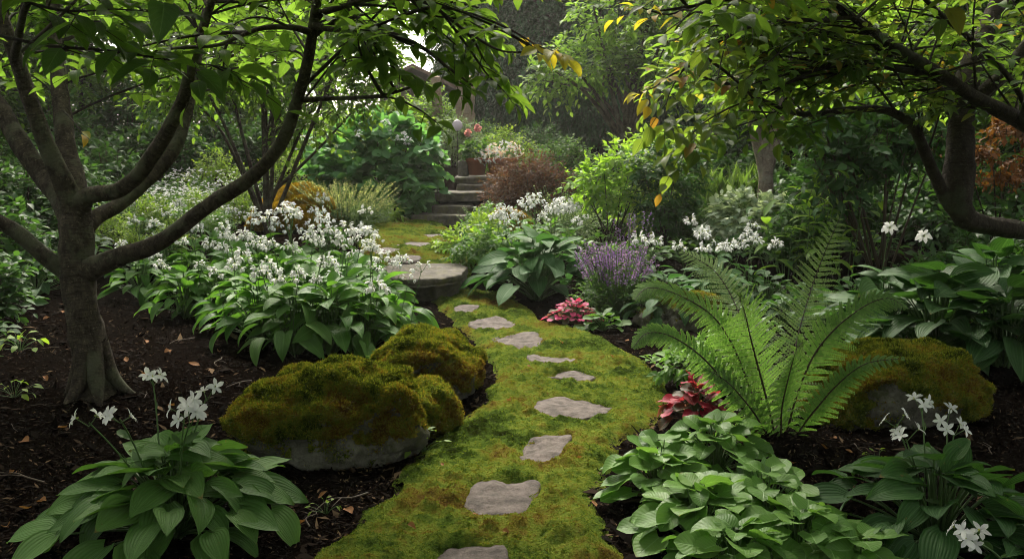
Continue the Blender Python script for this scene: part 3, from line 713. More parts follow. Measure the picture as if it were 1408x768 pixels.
TL['petal'] = templates('petal', 2, 4, 4, 12, arch=(-1.1, -.2), lift=(.2, .6), fold=(.1, .4), aspect=.40)
TL['petal_hang'] = templates('petal', 2, 4, 4, 13, arch=(-2.2, -1.2), lift=(.2, .6), fold=(.1, .4), aspect=.36)
TL['blade'] = templates('lance', 2, 6, 5, 14, arch=(-1.8, -.3), lift=(0, .2), fold=(.2, .5), aspect=.055)
TL['needle'] = templates('lance', 1, 2, 3, 15, arch=(-.6, 0), lift=(0, .1), fold=(.0, .1), aspect=.22)

def rosette(n, R, Hh, L, T, seed, petiole=.006, Ljit=.25, outer_drop=.35, inner=.12, width=1.0, rise=1.0, mats_split=None, az0=0.0, flat=0.0):
    """leaf positions of a clump: stalks fan out of one crown, blades arch over outwards. returns (leaf MB)"""
    r = np.random.default_rng(seed); mb = MB(); st = MB()
    k = np.arange(n); f = ((k + .5) / n) ** .62
    az = k * 2.39996 + r.normal(0, .22, n) + az0
    rad_ = R * (inner + (1 - inner) * f) * r.uniform(.82, 1.12, n) - L * .45
    rad_ = np.maximum(rad_, R * .06)
    zz = Hh * (1 - .72 * f ** 1.6) * r.uniform(.86, 1.1, n) * rise
    zz = np.maximum(zz, L * .22)
    out = np.c_[np.cos(az), np.sin(az), np.zeros(n)]
    P1 = out * rad_[:, None] + np.c_[np.zeros((n, 2)), zz]
    P0 = out * (R * .10) * r.random((n, 1)); Pm = P0 * .5 + P1 * .5 + np.c_[np.zeros((n, 2)), zz * .22] - out * (rad_ * .12)[:, None]
    t = np.linspace(0, 1, 7)[None, :, None]
    C = (1 - t) ** 2 * P0[:, None] + 2 * t * (1 - t) * Pm[:, None] + t ** 2 * P1[:, None]
    el = .62 - (.62 + outer_drop) * f + r.normal(0, .16, n) - flat
    side = np.c_[-np.sin(az), np.cos(az), np.zeros(n)]
    D = norm(out * np.cos(el)[:, None] + np.c_[np.zeros((n, 2)), np.sin(el)] + side * r.normal(0, .28, (n, 1)))
    N = norm(np.c_[np.zeros((n, 2)), np.ones(n)] + out * .35 + side * r.normal(0, .30, (n, 1)))
    Ls = L * r.uniform(1 - Ljit, 1 + Ljit, n) * (.75 + .25 * np.sqrt(f))
    put_leaves(mb, T, P1, D, N, Ls, width * r.uniform(.88, 1.12, n), 0, r)
    tubes(st, C, np.linspace(1, .55, 7)[None] * petiole * np.ones((n, 1)), 5)
    return mb, st
def blossom_mesh(kind, seed, pet='petal', size=.03, nfl=4, mat='petal', six=5):
    """a head of open flowers; origin where it joins the stalk tip, +Z up"""
    r = np.random.default_rng(seed); mb = MB()
    P, D, N = [], [], []; C0, C1 = [], []
    for q in range(nfl):
        a = q * 2.4 + r.uniform(-.4, .4)
        if kind == 'star':
            off = np.array([math.cos(a), math.sin(a), 0]) * size * (1.25 * (nfl > 1)) * r.uniform(.5, 1.1); off[2] = size * r.uniform(.1, 1.3); ax = norm(np.array([math.cos(a) * .8, math.sin(a) * .8 - .35, r.uniform(.1, .7)]))
        else:
            off = np.array([math.cos(a), math.sin(a), 0]) * size * 1.45 * math.sqrt((q + .3) / nfl); off[2] = size * (1.0 - 1.3 * q / nfl) + size * r.uniform(-.2, .4); ax = norm(np.array([math.cos(a) * .8, math.sin(a) * .8, .25 if q < 2 else -.55 - .5 * r.random()]))
        C0.append([0, 0, -size * .4]); C1.append(off)
        t = norm(np.cross(ax, [.3, .2, .9])); b = np.cross(ax, t)
        for s in range(six):
            g = s * 2 * PI / six + r.uniform(-.1, .1); rd = t * math.cos(g) + b * math.sin(g)
            P.append(off + ax * size * .05); D.append(norm(rd * (1 if kind == 'star' else r.uniform(.55, 1.0)) + ax * (.25 if kind == 'star' else .45))); N.append(ax if kind == 'star' else -ax * .4 + rd * .3 + [0, 0, .8])
    P, D, N = map(np.array, (P, D, N))
    put_leaves(mb, TL[pet], P, D, N, size * r.uniform(.85, 1.15, len(P)), 1.15, 0, r)
    C0, C1 = np.array(C0), np.array(C1); t = np.linspace(0, 1, 4)[None, :, None]
    C = C0[:, None] * (1 - t) + C1[:, None] * t; tubes(mb, C, np.full((nfl, 4), size * .045), 4, 1)
    for q in range(nfl):
        cc = C1[q] ; put_leaves(mb, TL['small'], np.repeat(cc[None], 3, 0), rdir(3, r) + [0, 0, .4], rdir(3, r), size * .28, 1.2, 2, r)
    return mb.mesh('blossom', [M[mat], M['stem'], M['cream']])
def stalk_mesh(h, lean, seed, rr=.004, mat='stem', bract=True):
    r = np.random.default_rng(seed); t = np.linspace(0, 1, 9)
    C = np.c_[lean * t ** 1.8, .04 * h * np.sin(t * 3 + seed), h * t]
    mb = MB(); tubes(mb, C[None], (rr * (1 - .45 * t))[None], 6)
    if bract:
        k = 3; s = r.uniform(.3, .85, k); P = np.c_[lean * s ** 1.8, .04 * h * np.sin(s * 3 + seed), h * s]
        put_leaves(mb, TL['lancelow'], P, np.c_[r.normal(size=(k, 2)), np.full(k, .8)], np.c_[r.normal(size=(k, 2)), np.ones(k)], r.uniform(.04, .08, k), 1, 0, r)
    return mb.mesh('flower_stalk', M[mat]), C[-1]
def leaf_clump(name, label, cat, loc, n, R, Hh, L, T, mat, seed, petiole=.005, stemmat='stem', group=None, rz=0.0, **kw):
    root = thing(name, label, cat, loc, rz, group); mb, st = rosette(n, R, Hh, L, TL[T], seed, petiole, **kw)
    mb.build('foliage', M[mat], root); st.build('leaf_stalks', M[stemmat], root)['kind'] = 'stuff'
    return root
STALKS = {}
def add_stalk(root, pos, h, az, kind, seed, head=1.0):
    """a flower stalk part with its blossom as a sub-part"""
    var = seed % 6; key = (kind, var)
    if key not in STALKS:
        me, tip = stalk_mesh(1.0, (.05, .12, .20, .28, .36, .16)[var], var, .0065)
        if kind == 'star': bm = blossom_mesh('star', 60 + var, 'petal', .036, 3 + var % 3)
        elif kind == 'umbel': bm = blossom_mesh('umbel', 80 + var, 'petal_hang', .050, (5, 8, 6, 7, 9, 3)[var], six=5)
        else: bm = blossom_mesh('star', 90 + var, 'petal_hang', .07, 1, six=8)
        STALKS[key] = (me, tip, bm)
    me, tip, bm = STALKS[key]
    s = link('flower_stalk', me, root, pos, (0, 0, az), h)
    link('blossom', bm, s, tip, (0, 0, seed * 1.3), head / h)
    return s
def flower_ring(root, n, r0, h0, h1, kind, seed, head=1.0):
    r = np.random.default_rng(seed)
    for q in range(n):
        a = q * 2.39996 + r.uniform(-.3, .3) + seed; rr = r0 * math.sqrt((q + .5) / n)
        add_stalk(root, (rr * math.cos(a), rr * math.sin(a), .02), r.uniform(h0, h1), a, kind, seed * 7 + q, head * r.uniform(.62, 1.15))
def sprays(lf, tw, P, D, Ls, k, T, L, r, droop=.25, up=.7, tr=.003, Wd=1.0, spread=.8, mat=0, term=True, hang=.28):
    """twigs from P along D with k leaves each"""
    n = len(P); D = norm(D); Ls = np.broadcast_to(Ls, (n,)); t = np.linspace(0, 1, 5)
    C = P[:, None] + D[:, None] * (Ls[:, None] * t)[..., None]; C[..., 2] -= droop * Ls[:, None] * t[None] ** 2
    tubes(tw, C, tr * (1 - .7 * t)[None] * np.ones((n, 1)), 4)
    S = norm(np.cross(D, [0, 0, 1.0]) + .25 * rdir(n, r))
    PP, DD, NN, LL = [], [], [], []
    for q in range(k):
        s = (q + .8) / k * r.uniform(.92, 1.06, n); s = np.minimum(s, 1); sd = 1 if q % 2 else -1
        last = term and q == k - 1
        p = P + D * (Ls * s)[:, None]; p[:, 2] -= droop * Ls * s ** 2
        d = D * (1.2 if last else .55) + S * (0 if last else sd * spread) + .30 * rdir(n, r) + [0, 0, -hang - droop * .25]
        PP.append(p); DD.append(d); NN.append(np.array([0, 0, up]) + .45 * rdir(n, r) + .12 * D); LL.append(L * r.uniform(.65, 1.15, n) * (.8 + .35 * math.sin(PI * (q + .5) / k)))
    put_leaves(lf, TL[T], np.concatenate(PP), np.concatenate(DD), np.concatenate(NN), np.concatenate(LL), Wd, mat, r)
def in_blobs(blobs, n, r, shell=.55):
    """points spread through ellipsoids (cx, cy, cz, rx, ry, rz), denser near their skins; and outward directions"""
    b = np.array(blobs, float); vol = (b[:, 3] * b[:, 4] * b[:, 5]) ** .7; k = r.choice(len(b), n, p=vol / vol.sum())
    u = rdir(n, r); rr = (shell + (1 - shell) * r.random(n)) ** .8
    lump = 1 + .35 * fbm(u * 2.1 + k[:, None] * 3.3, 2)
    P = b[k, :3] + u * (rr * lump)[:, None] * b[k, 3:]
    return P, norm(u / b[k, 3:]), k
def shrub(name, label, cat, loc, blobs, n, T, L, mat, seed, nst=9, twig=.16, k=6, stem='stem_brown', sr=.010, up=.7, group=None, droop=.2, outw=1.0, shell=.5, Wd=1.0, zmin=.03, stemname='twigs', split=True):
    """woody bush: stems from the base, leafy twigs through its volume"""
    r = np.random.default_rng(seed); root = thing(name, label, cat, loc, 0, group); lf, tw = MB(), MB()
    P, O, kk = in_blobs(blobs, n, r, shell); ok = P[:, 2] > zmin; P, O = P[ok], O[ok]
    D = O * outw + .5 * rdir(len(P), r) + [0, 0, .35]
    sprays(lf, tw, P - norm(D) * twig * .6, D, twig * r.uniform(.6, 1.3, len(P)), k, T, L, r, droop, up, sr * .25, Wd)
    b = np.array(blobs, float); ns = nst; w = r.choice(len(b), ns)
    E = b[w, :3] + rdir(ns, r) * b[w, 3:] * .75; E[:, 2] = np.maximum(E[:, 2], .2 * b[:, 5].max())
    S0 = np.c_[r.normal(0, .05, (ns, 2)), np.full(ns, -.03)]; Mid = S0 * .4 + E * .6; Mid[:, 2] *= .75; Mid[:, :2] *= .7
    t = np.linspace(0, 1, 9)[None, :, None]; C = (1 - t) ** 2 * S0[:, None] + 2 * t * (1 - t) * Mid[:, None] + t ** 2 * E[:, None]
    RR = sr * np.linspace(1, .35, 9)[None] * r.uniform(.6, 1.2, (ns, 1))
    if split:
        for q in range(ns): sm = MB(); tubes(sm, C[q:q + 1], RR[q:q + 1], 6); sm.build('stem', M[stem], root)
    else: tubes(tw, C, RR, 6)
    lf.build('foliage', M[mat] if isinstance(mat, str) else [M[x] for x in mat], root); tw.build(stemname, M[stem], root)['kind'] = 'stuff'
    return root
def spikes(mb, r, n, R, h0, h1, mats, florets=14, fl=.010, base=.4, lean=.35, leafmat=1):
    """upright flower spikes of a lavender-like plant"""
    a = r.uniform(0, 2 * PI, n); q = R * np.sqrt(r.random(n)); P0 = np.c_[q * np.cos(a) * .5, q * np.sin(a) * .5, np.zeros(n)]
    h = r.uniform(h0, h1, n); tip = np.c_[q * np.cos(a) * (1 + lean), q * np.sin(a) * (1 + lean), h]
    t = np.linspace(0, 1, 6)[None, :, None]; Mid = P0 * .6 + tip * .4; Mid[:, 2] = h * .6
    C = (1 - t) ** 2 * P0[:, None] + 2 * t * (1 - t) * Mid[:, None] + t ** 2 * tip[:, None]
    tubes(mb, C, np.full((n, 6), .0025), 4, leafmat)
    PP, DD = [], []
    for j in range(florets):
        s = 1 - .32 * j / florets; p = (1 - s) ** 2 * P0 + 2 * s * (1 - s) * Mid + s ** 2 * tip
        PP.append(p); DD.append(np.c_[r.normal(size=(n, 2)), r.uniform(.2, .9, n)])
    PP, DD = np.concatenate(PP), np.concatenate(DD)
    put_leaves(mb, TL['small'], PP, DD, np.c_[r.normal(size=(len(PP), 2)), np.ones(len(PP))], fl * r.uniform(.7, 1.4, len(PP)), 1.2, 0, r)

# ------------------------------------------------------------------ fern
def frond_mesh(pts, width, seed, npin=21, nleaf=15, face=None, r0=.007):
    """frond along pts (world, relative to the fern's root): rachis, tapering pinnae cut into leaflets"""
    r = np.random.default_rng(seed); C = catmull(pts, 60); T = norm(np.gradient(C, axis=0)); Ltot = np.linalg.norm(np.diff(C, axis=0), axis=1).sum()
    st = MB(); tubes(st, C[None], np.linspace(r0, .0012, 60)[None], 6)
    s = np.linspace(.20, .985, npin); idx = s * 59; i0 = np.minimum(idx.astype(int), 58); fr = (idx - i0)[:, None]
    P = C[i0] * (1 - fr) + C[i0 + 1] * fr; Tn = norm(T[i0] * (1 - fr) + T[i0 + 1] * fr)
    fc = np.array([0, -.6, .8]) if face is None else np.array(face, float)
    side = norm(np.cross(Tn, fc)); nrm = np.cross(side, Tn)
    g = (s - .2) / .8; wl = width * np.clip(np.minimum(.40 + g * 2.4, (1 - g) ** .62 * 1.22), 0.03, 1.0)
    lf = MB(); q = np.linspace(.04, 1, nleaf)
    AP, AD, AN, AL = [], [], [], []
    for sg in (-1, 1):
        D = norm(side * sg + Tn * (.35 + .35 * g[:, None]) + .07 * rdir(npin, r)); L = wl * r.uniform(.92, 1.06, npin)
        tt = np.linspace(0, 1, 6)[None, :, None]
        PC = P[:, None] + D[:, None] * L[:, None, None] * tt; PC = PC + (Tn * .18 * L[:, None])[:, None] * tt ** 2; PC[..., 2] -= (.24 * L)[:, None] * tt[..., 0] ** 2
        tubes(st, PC, .0011 * np.linspace(1, .4, 6)[None] * np.ones((npin, 1)), 3)
        for a in q:
            p = P + D * L[:, None] * a + Tn * .18 * L[:, None] * a ** 2; p[:, 2] -= .24 * L * a ** 2
            dt = norm(D + Tn * .36 * a); sd = norm(np.cross(dt, nrm))
            for s2 in (-1, 1):
                AP.append(p); AD.append(sd * s2 + dt * .45 + .12 * rdir(npin, r)); AN.append(nrm + .18 * rdir(npin, r)); AL.append((.3 + .7 * wl / width) * Ltot / npin * .8 * (.78 - .5 * a) * r.uniform(.85, 1.1, npin))
    AP, AD, AN, AL = map(np.concatenate, (AP, AD, AN, AL))
    put_leaves(lf, TL['fernleaf'], AP, AD, AN, AL, 1.0, 0, r)
    return lf, st
TL['fernleaf'] = templates('petal', 2, 2, 4, 16, arch=(-.7, -.1), lift=(0, .2), fold=(.0, .3), aspect=.85)
# ------------------------------------------------------------------ trees
def px_limb(pts):
    """limb given as (px, py, depth, width in px) -> world points, radii"""
    P = np.array([W(a, b, d) for a, b, d, w in pts]); R = np.array([w * d / FPX / 2 for a, b, d, w in pts]); return P, R
def grow(limbs, n, r, len_=(.5, 1.1), nsub=4, sub=(.18, .4), tmin=.3, keep=None, horiz=1.0, upb=.15, droop=.25, weights=None, away=0.0):
    """twigs from limbs: returns twig curves and twiglet starts P, directions D, lengths"""
    Ls = np.array([np.linalg.norm(np.diff(p, axis=0), axis=1).sum() for p, _ in limbs]) * (1 if weights is None else np.array(weights))
    tw, P, D, L = [], [], [], []
    tries = 0
    while len(tw) < n and tries < n * 6:
        tries += 1
        k = r.choice(len(limbs), p=Ls / Ls.sum()); p, _ = limbs[k]; t = tmin + (1 - tmin) * r.random(); i = t * (len(p) - 1); j = min(int(i), len(p) - 2)
        b = p[j] + (p[j + 1] - p[j]) * (i - j); tg = norm(p[min(j + 2, len(p) - 1)] - p[j])
        a = r.uniform(0, 2 * PI); d = norm(tg * .55 + horiz * np.array([math.cos(a), math.sin(a) + away, 0]) + [0, 0, upb + r.normal(0, .22)])
        ln = r.uniform(*len_); s = np.linspace(0, 1, 8)[:, None]
        bend = rdir(1, r)[0] * .22; C = b + d * ln * s + bend * ln * s ** 2; C[:, 2] -= droop * ln * s[:, 0] ** 2
        if keep is not None and not (keep(C[-1]) and keep(C[4])): continue
        tw.append(C)
        for q in range(nsub):
            u = .25 + .75 * (q + r.random()) / nsub; ii = min(int(u * 7), 6); pp = C[ii] + (C[ii + 1] - C[ii]) * (u * 7 - ii)
            td = norm(C[ii + 1] - C[ii]); sd = norm(np.cross(td, [0, 0, 1.0])) * (1 if q % 2 else -1)
            P.append(pp); D.append(norm(td * .8 + sd * r.uniform(.4, 1.0) + r.normal(0, .2, 3))); L.append(r.uniform(*sub))
        P.append(C[-2]); D.append(norm(C[-1] - C[-2])); L.append(r.uniform(*sub))
    return np.array(tw), np.array(P), np.array(D), np.array(L)

def crown_mats(lf, mats): return [M[m] for m in mats]
def near_tree(name, label, base, trunk, branches, bark, seed, jobs, leaf_mats, keep):
    root = thing(name, label, 'tree', base)
    o = np.array(base); r = np.random.default_rng(seed)
    mb = MB(); P, R = px_limb(trunk)
    # roots running out of the trunk's foot
    g0 = P[1] - o
    for q in range(6):
        a = q * 1.05 + seed + r.uniform(-.25, .25); rd = np.array([math.cos(a), math.sin(a), 0]); ln = r.uniform(.07, .15); w = R[2]
        limb(mb, np.array([[0, 0, .26] + rd * w * .45, [0, 0, .10] + rd * w * .85, [0, 0, .02] + rd * (w + ln * .35), [0, 0, -.05] + rd * (w + ln)]) + [g0[0], g0[1], 0], [w * .42, w * .46, w * .28, w * .10], 18, 9, .10, 0, seed + q)
    p, rr = limb(mb, P - o, R, 90, 22, .10, 0, seed)
    mb.build('trunk', M[bark], root)
    limbs = [(p, rr)]
    for q, b in enumerate(branches):
        Pb, Rb = px_limb(b); mb = MB(); p, rr = limb(mb, Pb - o, Rb, 44, 12, .06, 0, seed + q)
        mb.build('branch', M[bark], root); limbs.append((p, rr))
    lf, tw = MB(), MB()
    for j in jobs:
        ls = [limbs[q] for q in j['limbs']]
        kf = (lambda w: keep(w + o)) if keep else None
        T, SP, SD, SL = grow(ls, j['n'], r, j.get('len', (.5, 1.1)), j.get('nsub', 4), j.get('sub', (.18, .4)), j.get('tmin', .3), kf, j.get('horiz', 1.0), j.get('up', .15), j.get('droop', .18), None, j.get('away', 0.0))
        if not len(T): continue
        tubes(tw, T, np.linspace(.0075, .0025, 8)[None] * r.uniform(.7, 1.3, (len(T), 1)), 5)
        if keep is not None:
            e = SP + SD * SL[:, None]; ok = np.array([keep(x + o) for x in e], bool); SP, SD, SL = SP[ok], SD[ok], SL[ok]
        pk = r.random(len(SP)); m0 = 0
        for mi, share in enumerate(j.get('mats', [1.0])):
            s = (pk >= m0) & (pk < m0 + share); m0 += share
            if s.any(): sprays(lf, tw, SP[s], SD[s], SL[s], j.get('k', 6), j.get('T', 'tree'), j.get('L', .10), r, j.get('ldroop', .15), 1.0, .0022, 1.0, .85, mi, True, j.get('hang', .08))
    return root, limbs, lf, tw, o, r
def targeted(lf, tw, o, pts, r, nsub=7, sub=(.2, .4), k=6, L=.10, T='tree', mat=0, tr=.006, droop=.2, tmin=.25, hang=.15):
    """one leafy bough along (px, py, depth) points"""
    C = catmull(np.array([W(*p) for p in pts]) - o, 24); tubes(tw, C[None], np.linspace(tr, tr * .3, 24)[None], 6)
    P, D, S = [], [], []
    for q in range(nsub):
        u = tmin + (1 - tmin) * (q + .6) / nsub; i = min(int(u * 23), 22); td = norm(C[i + 1] - C[i]); sd = norm(np.cross(td, [0, 0, 1.0])) * (1 if q % 2 else -1)
        P.append(C[i]); D.append(norm(td * .7 + sd * r.uniform(.3, .9) + [0, 0, r.normal(-.05, .2)])); S.append(r.uniform(*sub))
    P.append(C[-2]); D.append(norm(C[-1] - C[-3])); S.append(sub[0])
    sprays(lf, tw, np.array(P), np.array(D), np.array(S), k, T, L, r, droop, .9, .0022, 1.0, .8, mat, True, hang)

def keep_left(p):
    """pruned so that the view down the path stays open"""
    x, y, d = proj(p)
    if d < .9: return d < -.2 or p[2] > 2.1
    if y < -60 or x < -150: return True
    if d < 4.02 and 370 < x < 465 and y > -20: return False
    if d < 4.2 and (x - (265 + (90 - y) * .25)) ** 2 < 900 and y < 130: return False
    n = 22 * math.sin(x * .031) + 14 * math.sin(x * .083 + 1)
    if d < 1.9: return x < 330 and y < 95
    if x < 250: return y < 120 + n
    if x < 440: return y < 140 + n
    if x < 560: return y < 100 + n
    if x < 700: return y < 40 + n * .5
    return y < -10
LT = dict(
    base=(131, 553, 4.42),
    trunk=[(134, 580, 4.40, 84), (132, 553, 4.41, 58), (130, 535, 4.42, 49), (123, 490, 4.42, 46), (115, 425, 4.42, 43), (108, 372, 4.42, 47), (105, 325, 4.42, 43), (104, 280, 4.44, 40), (99, 245, 4.48, 31), (91, 190, 4.55, 25), (82, 120, 4.65, 21), (76, 40, 4.8, 18), (72, -60, 5.0, 15), (85, -200, 5.2, 10)],
    branches=[
        [(112, 378, 4.42, 40), (140, 364, 4.40, 29), (165, 352, 4.38, 26), (205, 340, 4.34, 24), (240, 320, 4.30, 22), (290, 280, 4.24, 21), (340, 248, 4.18, 20), (375, 215, 4.12, 18), (396, 180, 4.08, 17), (412, 130, 4.02, 16), (425, 70, 3.98, 15), (434, 15, 3.94, 13), (441, -50, 3.88, 11), (452, -160, 3.8, 9), (470, -300, 3.7, 6)],
        [(105, 378, 4.42, 36), (85, 368, 4.40, 25), (60, 350, 4.36, 22), (20, 318, 4.30, 21), (-20, 296, 4.24, 20), (-90, 262, 4.15, 18), (-180, 200, 4.0, 14), (-260, 80, 3.9, 9)],
        [(106, 290, 4.42, 34), (120, 271, 4.38, 25), (138, 266, 4.36, 23), (162, 261, 4.32, 22), (190, 240, 4.28, 21), (211, 210, 4.25, 20), (230, 180, 4.22, 19), (250, 140, 4.18, 18), (264, 92, 4.1, 15), (279, 40, 4.0, 12), (300, -30, 3.9, 10), (330, -150, 3.7, 7)],
        [(110, 318, 4.46, 28), (135, 296, 4.55, 21), (165, 280, 4.65, 19), (213, 238, 4.75, 18), (240, 205, 4.8, 18), (258, 150, 4.85, 16), (272, 72, 4.9, 13), (286, 0, 5.0, 11), (300, -120, 5.1, 7)],
        [(103, 300, 4.42, 36), (95, 262, 4.38, 28), (72, 215, 4.32, 25), (46, 150, 4.24, 22), (25, 90, 4.16, 20), (5, 30, 4.08, 18), (-20, -50, 3.95, 14), (-40, -200, 3.7, 9)],
        [(98, 300, 4.44, 34), (82, 268, 4.48, 31), (55, 236, 4.52, 29), (24, 192, 4.55, 26), (0, 148, 4.58, 23), (-45, 90, 4.6, 19), (-110, 0, 4.6, 13), (-160, -120, 4.5, 8)],
        [(427, 45, 3.95, 11), (400, 38, 3.9, 8), (360, 39, 3.84, 7), (325, 52, 3.76, 6), (300, 62, 3.7, 5), (262, 66, 3.6, 3)],
        [(431, 36, 3.94, 10), (470, 42, 3.84, 7), (525, 43, 3.7, 6), (575, 62, 3.55, 5), (615, 92, 3.42, 4), (650, 118, 3.35, 2.5)],
        [(436, 20, 3.93, 10), (475, 8, 3.8, 8), (525, -6, 3.65, 6), (585, 4, 3.5, 5), (640, 42, 3.35, 4), (690, 70, 3.25, 3), (742, 70, 3.18, 2)],
        [(414, 138, 4.02, 8), (450, 136, 3.98, 6), (500, 134, 3.9, 5), (540, 128, 3.85, 4), (585, 112, 3.8, 2.5)],
        [(433, 20, 3.92, 10), (440, -20, 3.5, 9), (455, -120, 2.9, 8), (470, -320, 2.3, 6), (500, -700, 1.7, 4)],  # this bough and the next reach overhead out of view, added for shade
        [(20, 78, 4.14, 12), (30, 30, 3.6, 10), (60, -60, 3.0, 9), (120, -250, 2.4, 7), (180, -600, 1.8, 4)],
    ])
base = at(131, 4.42); base = np.array([base[0], base[1], base[2]])
t_, limbsL, lf, tw, o, r = near_tree('dogwood_tree', 'forked grey barked tree standing in mulch beside the pale hosta clump', base, LT['trunk'], LT['branches'], 'bark', 21, [
    dict(limbs=[1, 3, 4, 5, 6], n=80, tmin=.6, L=.10, nsub=4, k=6, mats=[.7, .3], away=1.1),
    dict(limbs=[0, 2], n=40, tmin=.6, L=.10, nsub=4, k=6, mats=[.8, .2], away=1.3),
    dict(limbs=[7, 8, 9, 10], n=34, tmin=.15, L=.10, len=(.25, .55), nsub=3, k=5, mats=[1, 0], away=.4),
    dict(limbs=[11, 12], n=190, tmin=.35, L=.11, len=(.6, 1.3), nsub=5, k=6, mats=[.5, .5]),  # unseen overhead crown, leafed densely to darken the foreground
], None, keep_left)
for pts, kw in [
    ([(-40, 40, 2.7), (60, 62, 2.5), (150, 70, 2.35), (230, 82, 2.25), (305, 92, 2.2)], dict(nsub=9, sub=(.10, .22), L=.10, k=4, mat=1)),
    ([(-30, -20, 2.3), (70, 12, 2.2), (140, 15, 2.1)], dict(nsub=5, sub=(.12, .22), L=.10, k=4, mat=1)),
    ([(526, 43, 3.7), (560, 60, 3.6), (590, 72, 3.55), (615, 95, 3.5), (628, 118, 3.45)], dict(nsub=5, sub=(.08, .16), L=.09, k=4, mat=0, tmin=.1)),
    ([(600, 8, 3.45), (640, 60, 3.4), (668, 100, 3.35), (690, 122, 3.3)], dict(nsub=5, sub=(.08, .16), L=.09, k=4, mat=0, tmin=.1)),
    ([(585, 4, 3.5), (650, 20, 3.3), (700, 40, 3.2), (738, 62, 3.15), (765, 72, 3.1)], dict(nsub=4, sub=(.08, .14), L=.085, k=3, mat=2, tmin=.5)),
    ([(500, 134, 3.9), (540, 135, 3.7), (575, 150, 3.6), (600, 168, 3.5)], dict(nsub=2, sub=(.08, .14), L=.10, k=3, mat=0, tmin=.1)),
    ([(462, 100, 4.1), (480, 80, 4.0), (520, 85, 3.7), (560, 100, 3.6)], dict(nsub=6, sub=(.1, .2), L=.10, k=5, mat=0, tmin=.1)),
    ([(475, 8, 3.8), (490, 25, 3.75), (505, 40, 3.7), (515, 62, 3.65)], dict(nsub=5, sub=(.1, .2), L=.085, k=5, mat=0, tmin=.1)),
    ([(525, -6, 3.65), (560, 18, 3.6), (600, 40, 3.6), (632, 66, 3.55)], dict(nsub=6, sub=(.1, .2), L=.085, k=5, mat=0, tmin=.1)),
    ([(640, 42, 3.35), (655, 62, 3.4), (668, 85, 3.45), (700, 118, 3.45)], dict(nsub=5, sub=(.08, .16), L=.085, k=4, mat=0, tmin=.1)),
    ([(84, 150, 4.6), (95, 160, 4.4), (105, 172, 4.3), (110, 180, 4.25)], dict(nsub=1, sub=(.05, .06), L=.09, k=1, mat=2)),
    ([(560, -5, 3.55), (590, 20, 3.5), (640, 28, 3.45), (672, 45, 3.4)], dict(nsub=6, sub=(.1, .2), L=.09, k=4, mat=0, tmin=.1)),
]: targeted(lf, tw, o, pts, r, **kw)
lf.build('crown', [M['tree_green'], M['tree_dark'], M['yellow_leaf']], t_); tw.build('twigs', M['bark_dark'], t_)['kind'] = 'stuff'

